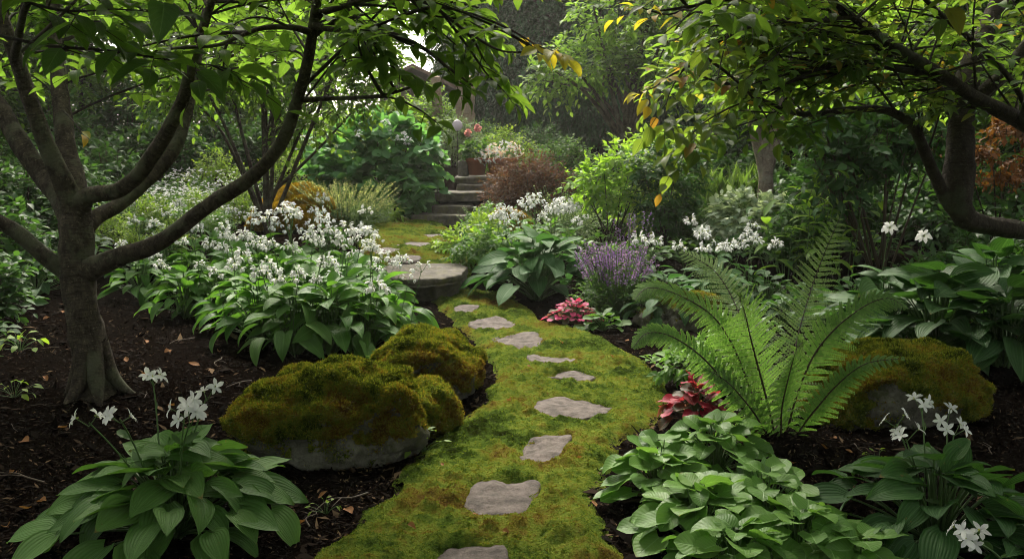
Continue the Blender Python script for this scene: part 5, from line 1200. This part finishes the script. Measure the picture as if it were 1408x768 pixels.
# broad hosta bed on the dark side
for q, (px, d, n, R, Hh, L, lab) in enumerate([
    (1300, 5.15, 60, .52, .52, .27, 'broad ribbed hosta right behind the dark mossy boulder'),
    (1395, 4.9, 44, .45, .46, .25, 'broad ribbed hosta at the edge of the view above the dark boulder'),
    (1225, 5.7, 40, .42, .42, .24, 'broad ribbed hosta between the tall fern and the dark boulder'),
    (1370, 5.9, 44, .5, .55, .27, 'broad ribbed hosta under the bent trunk'),
    (1470, 5.4, 40, .5, .5, .27, 'broad ribbed hosta at the far corner of its bed')]):
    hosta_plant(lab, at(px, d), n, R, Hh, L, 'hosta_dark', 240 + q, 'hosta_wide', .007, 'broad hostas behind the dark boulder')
hosta_plant('glossy blue green hosta beside the bend of the moss path', at(738, 7.45), 74, .55, .52, .25, 'hosta_blue', 250, 'hosta_wide', .007, outer_drop=.5)
hosta_plant('blue grey leaved clump under the white flowers beside the lavender', at(918, 6.5), 50, .36, .34, .17, 'hosta_blue', 251, 'lance', .005, width=1.5)
hosta_plant('blue grey leaved clump behind the curling fern tips', at(985, 6.9), 44, .36, .36, .17, 'hosta_blue', 252, 'lance', .005, width=1.4)
# the drift of white flowers
FG = 'white flowered plants in the drift beside the forked tree'
r = np.random.default_rng(77)
protoF = []
spots = [(190, 7.3, .9), (255, 7.2, .95), (318, 7.3, 1.0), (225, 8.0, .9), (290, 8.0, .95), (355, 7.9, 1.0), (405, 7.5, 1.0), (450, 8.0, .95), (300, 6.6, .9), (250, 6.5, .85),
         (350, 5.55, .95), (400, 5.35, 1.0), (450, 5.4, 1.05), (420, 5.85, 1.05), (475, 5.75, 1.05), (520, 5.9, 1.0), (500, 5.5, .9), (385, 6.2, 1.05), (440, 6.4, 1.1), (490, 6.4, 1.05), (505, 6.6, .9), (470, 7.0, 1.05), (500, 7.4, .8), (360, 6.9, 1.05), (415, 6.9, 1.1), (330, 6.0, .9)]
for q, (px, d, s) in enumerate(spots):
    p = at(px, d)
    if q < 5:
        o = hosta_plant('white flowered perennial with ribbed leaves in the dense drift beside the forked tree', p, 46, .36, .40, .19, 'hosta_mid' if q % 2 == 0 else 'hosta', 260 + q, 'hosta', .005, FG, name='flowering_hosta', cat='flowering plant')
        flower_ring(o, 3 + q % 2, .24, .40, .74, 'umbel', 3 + q * 5, .78); o.scale = (s,) * 3; protoF.append(o)
    else:
        o = dup(protoF[q % 5], p, r.uniform(0, 6), s, None, FG)
# single tall stalks rising in front of the drift stay with their plants above
WG = 'white flowers behind the glossy hosta'
o = hosta_plant('white flowered perennial right behind the glossy hosta', at(735, 9.0), 30, .3, .3, .15, 'hosta_mid', 270, 'lance', .004, WG, name='flowering_perennial', cat='flowering plant', width=1.3)
flower_ring(o, 5, .22, .30, .52, 'umbel', 9, .9)
for px, d, s in ((715, 9.4, 1.05), (755, 9.3, .95), (780, 9.0, .9), (700, 8.7, .9)): dup(o, at(px, d), px * 1.3, s, None, WG)
WR = 'white flowers between the lavender and the fern'
o = hosta_plant('white flowered perennial between the lavender and the tall fern', at(905, 7.3), 30, .3, .3, .15, 'hosta_blue', 271, 'lance', .004, WR, name='flowering_perennial', cat='flowering plant', width=1.4)
flower_ring(o, 3, .20, .40, .60, 'umbel', 14, .95)
for px, d, s in ((965, 7.4, .85), (1000, 7.2, .9), (1035, 7.4, .9), (990, 7.9, .95)): dup(o, at(px, d), px * 1.1, s, None, WR)
for px, d, top, lab in ((1218, 6.6, 322, 'single drooping white flower above the hosta bed, nearer the tall fern'), (1266, 6.4, 334, 'single drooping white flower above the hosta bed, nearer the bent trunk')):
    o = hosta_plant(lab, at(px, d), 16, .22, .28, .13, 'hosta_dark', 280 + px, 'lance', .004, 'single white flowers above the hosta bed', name='daisy_plant', cat='flowering plant', width=1.3)
    add_stalk(o, (0, 0, 0), float(W(px, top, d)[2] - o.location[2]), 0, 'daisy', 6, 1.0)
# carpet of small white flowers far back
WC = 'small white flowered plants in the far bed'
o = shrub('wild_flower', 'small white flowered plant in the carpet behind the forked tree', 'flowering plant', at(230, 11.4), [(0, 0, .22, .32, .3, .2)], 130, 'lancelow', .07, 'shrub_green', 290, 6, .12, 5, 'stem', .004, group=WC)
mb = MB(); n = 60; P = np.c_[r.uniform(-.34, .34, (n, 2)), r.uniform(.30, .52, n)]; Q = np.repeat(P, 4, 0); put_leaves(mb, TL['petal'], Q, rdir(len(Q), r) * [1, 1, .4] + [0, 0, -.2], np.repeat(rdir(n, r), 4, 0) * .4 + [0, -.3, .8], .030, 1.3, 0, r); mb.build('blossoms', M['petal'], o)
for px, d, s in [(200, 11.0, .9), (260, 11.6, 1), (290, 11.2, .95), (240, 12.2, 1.1), (215, 12.6, 1.1), (275, 12.6, 1.1), (310, 12.2, 1.0), (255, 10.6, .8), (180, 11.8, 1.0), (345, 12.6, 1.0), (225, 10.2, .7), (300, 10.4, .7), (160, 10.8, .8)]: dup(o, at(px, d), px * .7, s, None, WC)

# lavender, heuchera, small plants
def spike_plant(name, label, cat, loc, n, R, h0, h1, mats, seed, nleaf=220, fl=.012, florets=14, leafL=.05, lm='shrub_green', grp=None):
    root = thing(name, label, cat, loc, 0, grp); r = np.random.default_rng(seed); mb = MB(); spikes(mb, r, n, R, h0, h1, None, florets, fl); mb.build('flower_spikes', [M[mats], M['stem']], root)
    lf, tw = MB(), MB(); P, O, _ = in_blobs([(0, 0, h0 * .45, R * .95, R * .9, h0 * .5)], nleaf, r, .4); sprays(lf, tw, P, O + [0, 0, .8], .10, 6, 'lancelow', leafL, r, .1, .5, .0015); lf.build('foliage', M[lm], root); tw.build('twigs', M['stem'], root)['kind'] = 'stuff'
    return root
spike_plant('lavender', 'purple lavender clump between the glossy hosta and the blue grey clump', 'lavender', at(848, 6.75), 170, .25, .34, .56, 'purple', 301, 260, .018, 16)
spike_plant('salvia', 'sparse tall purple spikes rising behind the lavender', 'flowering plant', at(868, 7.3), 16, .14, .55, .78, 'purple', 302, 60, .016, 20)
spike_plant('catmint', 'airy grey green plant with pale spikes in front of the stairs', 'flowering plant', at(660, 10.4), 40, .22, .22, .42, 'variegated', 303, 220, .014, 10, .06)
spike_plant('catmint', 'thin dry flower stems beside the white flowers behind the hosta', 'flowering plant', at(775, 9.9), 60, .4, .4, .65, 'cream', 304, 200, .014, 9, .05, 'grey_leaf')
spike_plant('cream_flower', 'mounded cream flowered clump of fine sprays beyond the white drift', 'flowering plant', at(474, 11.0), 330, .52, .25, .58, 'cream', 305, 500, .018, 16, .05, 'grey_leaf')
hosta_plant('bright pink leaved heuchera at the edge of the moss path', on(790, 446), 130, .21, .17, .048, 'pink', 310, 'scallop', .0025, None, name='heuchera', cat='heuchera', inner=.1, flat=.1)
hosta_plant('dark green scalloped plant in front of the lavender', at(832, 6.2), 34, .18, .12, .07, 'shrub_green', 311, 'scallop', .0025, None, name='geranium', cat='leafy plant')
hosta_plant('dark red leaved plant in front of the tall fern', on(955, 586), 60, .165, .20, .075, 'red', 312, 'scallop', .003, None, name='heuchera', cat='heuchera', inner=.1, rise=1.1, outer_drop=.6)
shrub('sage_plant', 'pale green bushy plant behind the red leaved plant', 'leafy plant', on(948, 535), [(0, 0, .14, .20, .18, .13), (.14, .05, .16, .16, .16, .13)], 110, 'treelow', .065, 'round_leaf', 313, 8, .10, 6, 'stem', .004)
shrub('yellow_plant', 'low bushy plant with yellow tips beside the upper path', 'leafy plant', at(628, 8.9), [(0, 0, .16, .24, .22, .14), (.22, .05, .18, .2, .2, .15)], 150, 'small', .06, 'shrub_lime', 314, 8, .10, 6, 'stem', .004)
shrub('yellow_plant', 'yellow green leaved plant below the small ochre boulder', 'leafy plant', at(668, 10.0), [(0, 0, .20, .26, .22, .16)], 130, 'small', .065, 'shrub_lime', 315, 8, .10, 6, 'stem', .004)
shrub('border_plant', 'mid green border plant against the edge of the curved slabs', 'leafy plant', at(648, 8.2), [(0, 0, .16, .2, .22, .15), (.2, .1, .2, .22, .22, .18)], 150, 'lancelow', .085, 'shrub_green', 316, 8, .12, 6, 'stem', .004)
shrub('border_plant', 'lush green border plant between catmint and bronze bush', 'leafy plant', at(676, 11.2), [(0, 0, .20, .26, .26, .18)], 140, 'lancelow', .10, 'shrub_green', 317, 8, .14, 6, 'stem', .004)
shrub('border_plant', 'small yellowish plant at the foot of the big leaved bush', 'leafy plant', at(528, 11.6), [(0, 0, .14, .22, .2, .12)], 90, 'lancelow', .09, 'shrub_lime', 318, 8, .12, 6, 'stem', .004)
def lance_plant(label, loc, n, hgt, seed, mat='lime_big', L=.19, name='ginger_plant', sp=.32):
    """upright canes carrying long pointed leaves"""
    root = thing(name, label, 'leafy plant', loc); r = np.random.default_rng(seed); lf, st = MB(), MB(); P, D, N, S = [], [], [], []
    a = r.uniform(0, 6.28, n); R0 = sp * np.sqrt(r.random(n)); hh = hgt * r.uniform(.6, 1.0, n); t = np.linspace(0, 1, 8)[None, :, None]
    B = np.c_[R0 * np.cos(a) * .6, R0 * np.sin(a) * .6, 0 * a]; E = np.c_[R0 * np.cos(a) * 1.3, R0 * np.sin(a) * 1.3, hh]; C = B[:, None] * (1 - t) + E[:, None] * t; tubes(st, C, np.linspace(.006, .003, 8)[None] * np.ones((n, 1)), 6)
    for j in range(n):
        m = 8
        for q in range(m):
            s = .3 + .7 * q / (m - 1); az = a[j] + q * 2.4; el = .1 + .75 * s ** 4; P.append(B[j] + (E[j] - B[j]) * s); D.append([math.cos(az) * math.cos(el), math.sin(az) * math.cos(el), math.sin(el)]); N.append([-.5 * math.cos(az), -.5 * math.sin(az), 1]); S.append(L * r.uniform(.7, 1.1))
    put_leaves(lf, TL['lance'], np.array(P), np.array(D), np.array(N), np.array(S), 1.15, 0, r); lf.build('foliage', M[mat], root); st.build('canes', M['stem'], root)
lance_plant('lime green plant with long pointed leaves behind the tall fern', at(1112, 7.8), 10, 1.02, 330, 'lime_big', .25)
lance_plant('darker pointed leaved plant beside the variegated shrub', at(1085, 8.0), 12, .6, 331, 'shrub_green', .16)
lance_plant('small lime pointed leaved plant under the large leaf shrub', at(1165, 7.9), 7, 1.05, 332, 'lime_big', .18)
# ground cover in the shade: copies
def cover(mat, T, L, seed, lab, grp, spots, n=30, R=.3, Hh=.2, width=1.0, name='ground_cover_plant'):
    o = None
    for q, (px, d, s) in enumerate(spots):
        if o is None: o = hosta_plant(lab, at(px, d), n, R, Hh, L, mat, seed, T, .003, grp, name=name, cat='leafy plant', width=width); o.scale = (s,) * 3
        else: dup(o, at(px, d), q * 2.1, s, None, grp)
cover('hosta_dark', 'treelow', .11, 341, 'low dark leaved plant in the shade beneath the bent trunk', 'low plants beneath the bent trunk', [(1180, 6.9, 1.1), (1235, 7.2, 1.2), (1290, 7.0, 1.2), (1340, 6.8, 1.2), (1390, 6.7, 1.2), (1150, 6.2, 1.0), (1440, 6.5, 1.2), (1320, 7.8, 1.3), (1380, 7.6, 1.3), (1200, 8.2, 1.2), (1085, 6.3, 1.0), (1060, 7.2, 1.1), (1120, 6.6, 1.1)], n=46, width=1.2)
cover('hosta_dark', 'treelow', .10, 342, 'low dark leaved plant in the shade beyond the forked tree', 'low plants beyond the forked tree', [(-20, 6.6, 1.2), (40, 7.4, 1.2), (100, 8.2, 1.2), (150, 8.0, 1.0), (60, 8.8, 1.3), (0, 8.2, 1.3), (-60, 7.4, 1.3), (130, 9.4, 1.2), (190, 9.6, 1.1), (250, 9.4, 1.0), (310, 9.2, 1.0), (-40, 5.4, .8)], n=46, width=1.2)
cover('shrub_green', 'treelow', .09, 343, 'low leafy plant tucked between the lavender and the shrubs', 'low plants between the lavender and the shrubs', [(800, 8.4, 1.0), (850, 8.2, 1.0), (890, 8.4, 1.0), (940, 8.4, 1.0), (830, 9.0, 1.0), (690, 8.0, .8), (880, 7.6, .9), (1060, 8.3, 1.0), (1000, 8.6, 1.0), (1010, 6.2, .9), (1050, 5.8, .8)], n=44, width=1.3)
for q, (px, d, s) in enumerate(((12, 5.3, .6), (-2, 4.2, .45))):
    o = hosta_plant(('tiny pale seedling in the mulch beyond the forked trunk', 'tiny pale seedling at the edge of the mulch')[q], at(px, d), 14, .2, .12, .07, 'shrub_lime', 350 + q, 'lancelow', .002, None, name='seedling', cat='leafy plant', width=1.6)
    o.scale = (s * 1.6,) * 3
for q, (px, py, s, lab) in enumerate([(582, 622, .8, 'small bright seedling between the large mossy boulder and the moss'), (606, 592, .5, 'tiny seedling on the moss edge beside the mossy hump'), (512, 508, .7, 'small pale sprig growing beside the rounded mossy boulder'), (448, 706, .45, 'thin seedling in the mulch below the large mossy boulder'), (1205, 640, .5, 'tiny seedling in the mulch below the dark mossy boulder')]):
    o = hosta_plant(lab, on(px, py), 10, .16, .14, .055, 'shrub_lime', 380 + q, 'lancelow', .002, None, name='seedling', cat='leafy plant', width=1.7); o.scale = (s,) * 3
# grass blades among the shrubs below the pale trunk
def grass(label, loc, n, R, hgt, seed, mat='grass', grp=None):
    root = thing('ornamental_grass', label, 'grass clump', loc, 0, grp); r = np.random.default_rng(seed); mb = MB()
    a = r.uniform(0, 6.28, n); q = R * .35 * np.sqrt(r.random(n)); out = np.c_[np.cos(a), np.sin(a), 0 * a]
    put_leaves(mb, TL['blade'], out * q[:, None], out * r.uniform(.15, .6, (n, 1)) + [0, 0, 1.0], out + [0, 0, .1], hgt * r.uniform(.6, 1.15, n), 1.0, 0, r); mb.build('blades', M[mat], root)
for q, (px, d) in enumerate(((990, 9.9), (1015, 9.7), (970, 10.3), (1030, 10.4))):
    grass(('fine upright grass clump between dark shrub and pale trunk', 'fine grass clump leaning on the pale trunk', 'fine grass clump behind the dense dark shrub', 'fine grass clump behind the pale trunk')[q], at(px, d), 110, .4, .85, 360 + q, grp='grass clumps near the pale trunk')

# ------------------------------------------------------------------ ferns
def fern(label, base, fronds, seed, mat='fern'):
    root = thing('fern', label, 'fern', base); b = np.array(base)
    for q, (pts, width, face) in enumerate(fronds):
        P = np.array([W(*p) for p in pts]) - b; P = np.vstack([[P[0] * [.25, .25, 0]], P]) if True else P
        ln = np.linalg.norm(np.diff(P, axis=0), axis=1).sum(); lf, st = frond_mesh(P, width, seed + q, max(18, int(ln * 27)), face=face); f = st.build('frond', M['fern_stem'], root); lf.build('leaflets', M['fern_pale' if q in (0, 6) else mat], f)
    # crown of old stalk bases
    r = np.random.default_rng(seed); n = 18; a = r.uniform(0, 6.28, n); mb = MB(); C = np.stack([np.c_[.03 * np.cos(a), .03 * np.sin(a), np.full(n, -.02)], np.c_[.06 * np.cos(a), .06 * np.sin(a), r.uniform(.04, .10, n)], np.c_[.09 * np.cos(a), .09 * np.sin(a), r.uniform(.08, .2, n)]], 1)
    tubes(mb, C, np.array([[.009, .007, .003]]) * np.ones((n, 1)), 5); mb.build('old_stalks', M['stem_brown'], root)
FB = at(1068, 4.12)
fern('tall arching fern between the red plant and the dark mossy boulder', FB, [
    ([(1062, 600, 4.1), (1080, 540, 4.25), (1100, 450, 4.45), (1125, 370, 4.6), (1156, 296, 4.7)], .225, (0, -.75, .65)),
    ([(1055, 600, 4.1), (1030, 530, 4.05), (1005, 470, 4.0), (975, 430, 3.95), (925, 402, 3.9), (890, 396, 3.86), (872, 412, 3.82)], .115, (-.2, -.7, .8)),
    ([(1066, 600, 4.1), (1052, 540, 4.0), (1036, 480, 3.9), (1024, 430, 3.78), (1018, 412, 3.62), (1020, 405, 3.45)], .19, (0, -1, .5)),
    ([(1078, 600, 4.1), (1095, 545, 4.0), (1118, 490, 3.95), (1150, 450, 3.9), (1190, 420, 3.85), (1222, 410, 3.82), (1246, 424, 3.76)], .125, (.2, -.7, .8)),
    ([(1050, 605, 4.1), (1010, 545, 3.95), (970, 495, 3.85), (925, 463, 3.75), (890, 458, 3.72), (870, 478, 3.68)], .095, (-.2, -.8, .6)),
    ([(1085, 605, 4.1), (1115, 570, 3.95), (1150, 530, 3.85), (1190, 500, 3.75), (1245, 492, 3.65)], .09, (.2, -.8, .6)),
    ([(1060, 600, 4.15), (1045, 530, 4.4), (1020, 440, 4.7), (985, 375, 4.9), (935, 344, 5.0)], .20, (-.2, -.7, .8)),
    ([(1060, 605, 4.1), (1035, 565, 3.98), (1000, 525, 3.9), (960, 500, 3.85)], .11, (-.2, -.8, .6)),
    ([(1072, 605, 4.08), (1075, 560, 3.92), (1085, 515, 3.8), (1095, 480, 3.65), (1104, 470, 3.5)], .11, (.3, -1, .5)),
], 400)
print('objects', len(bpy.data.objects))

# ------------------------------------------------------------------ the damp air of the garden
mb = MB(); box(mb, (0, 30, 3.6), (70, 76, 12.0)); t = NT('garden_air'); pv = t.n('VolumePrincipled'); pv.inputs['Color'].default_value = (.95, .95, .86, 1); pv.inputs['Density'].default_value = .0013; pv.inputs['Anisotropy'].default_value = .35
t.t.links.new(pv.outputs[0], t.out.inputs['Volume'])
hz = mb.build('haze', t.m, smooth=False); tag(hz, 'thin pale mist in the air of the garden', 'haze', kind='stuff')
SC.cycles.volume_bounces = 0; SC.cycles.volume_step_rate = 4.0
print('objects', len(bpy.data.objects))
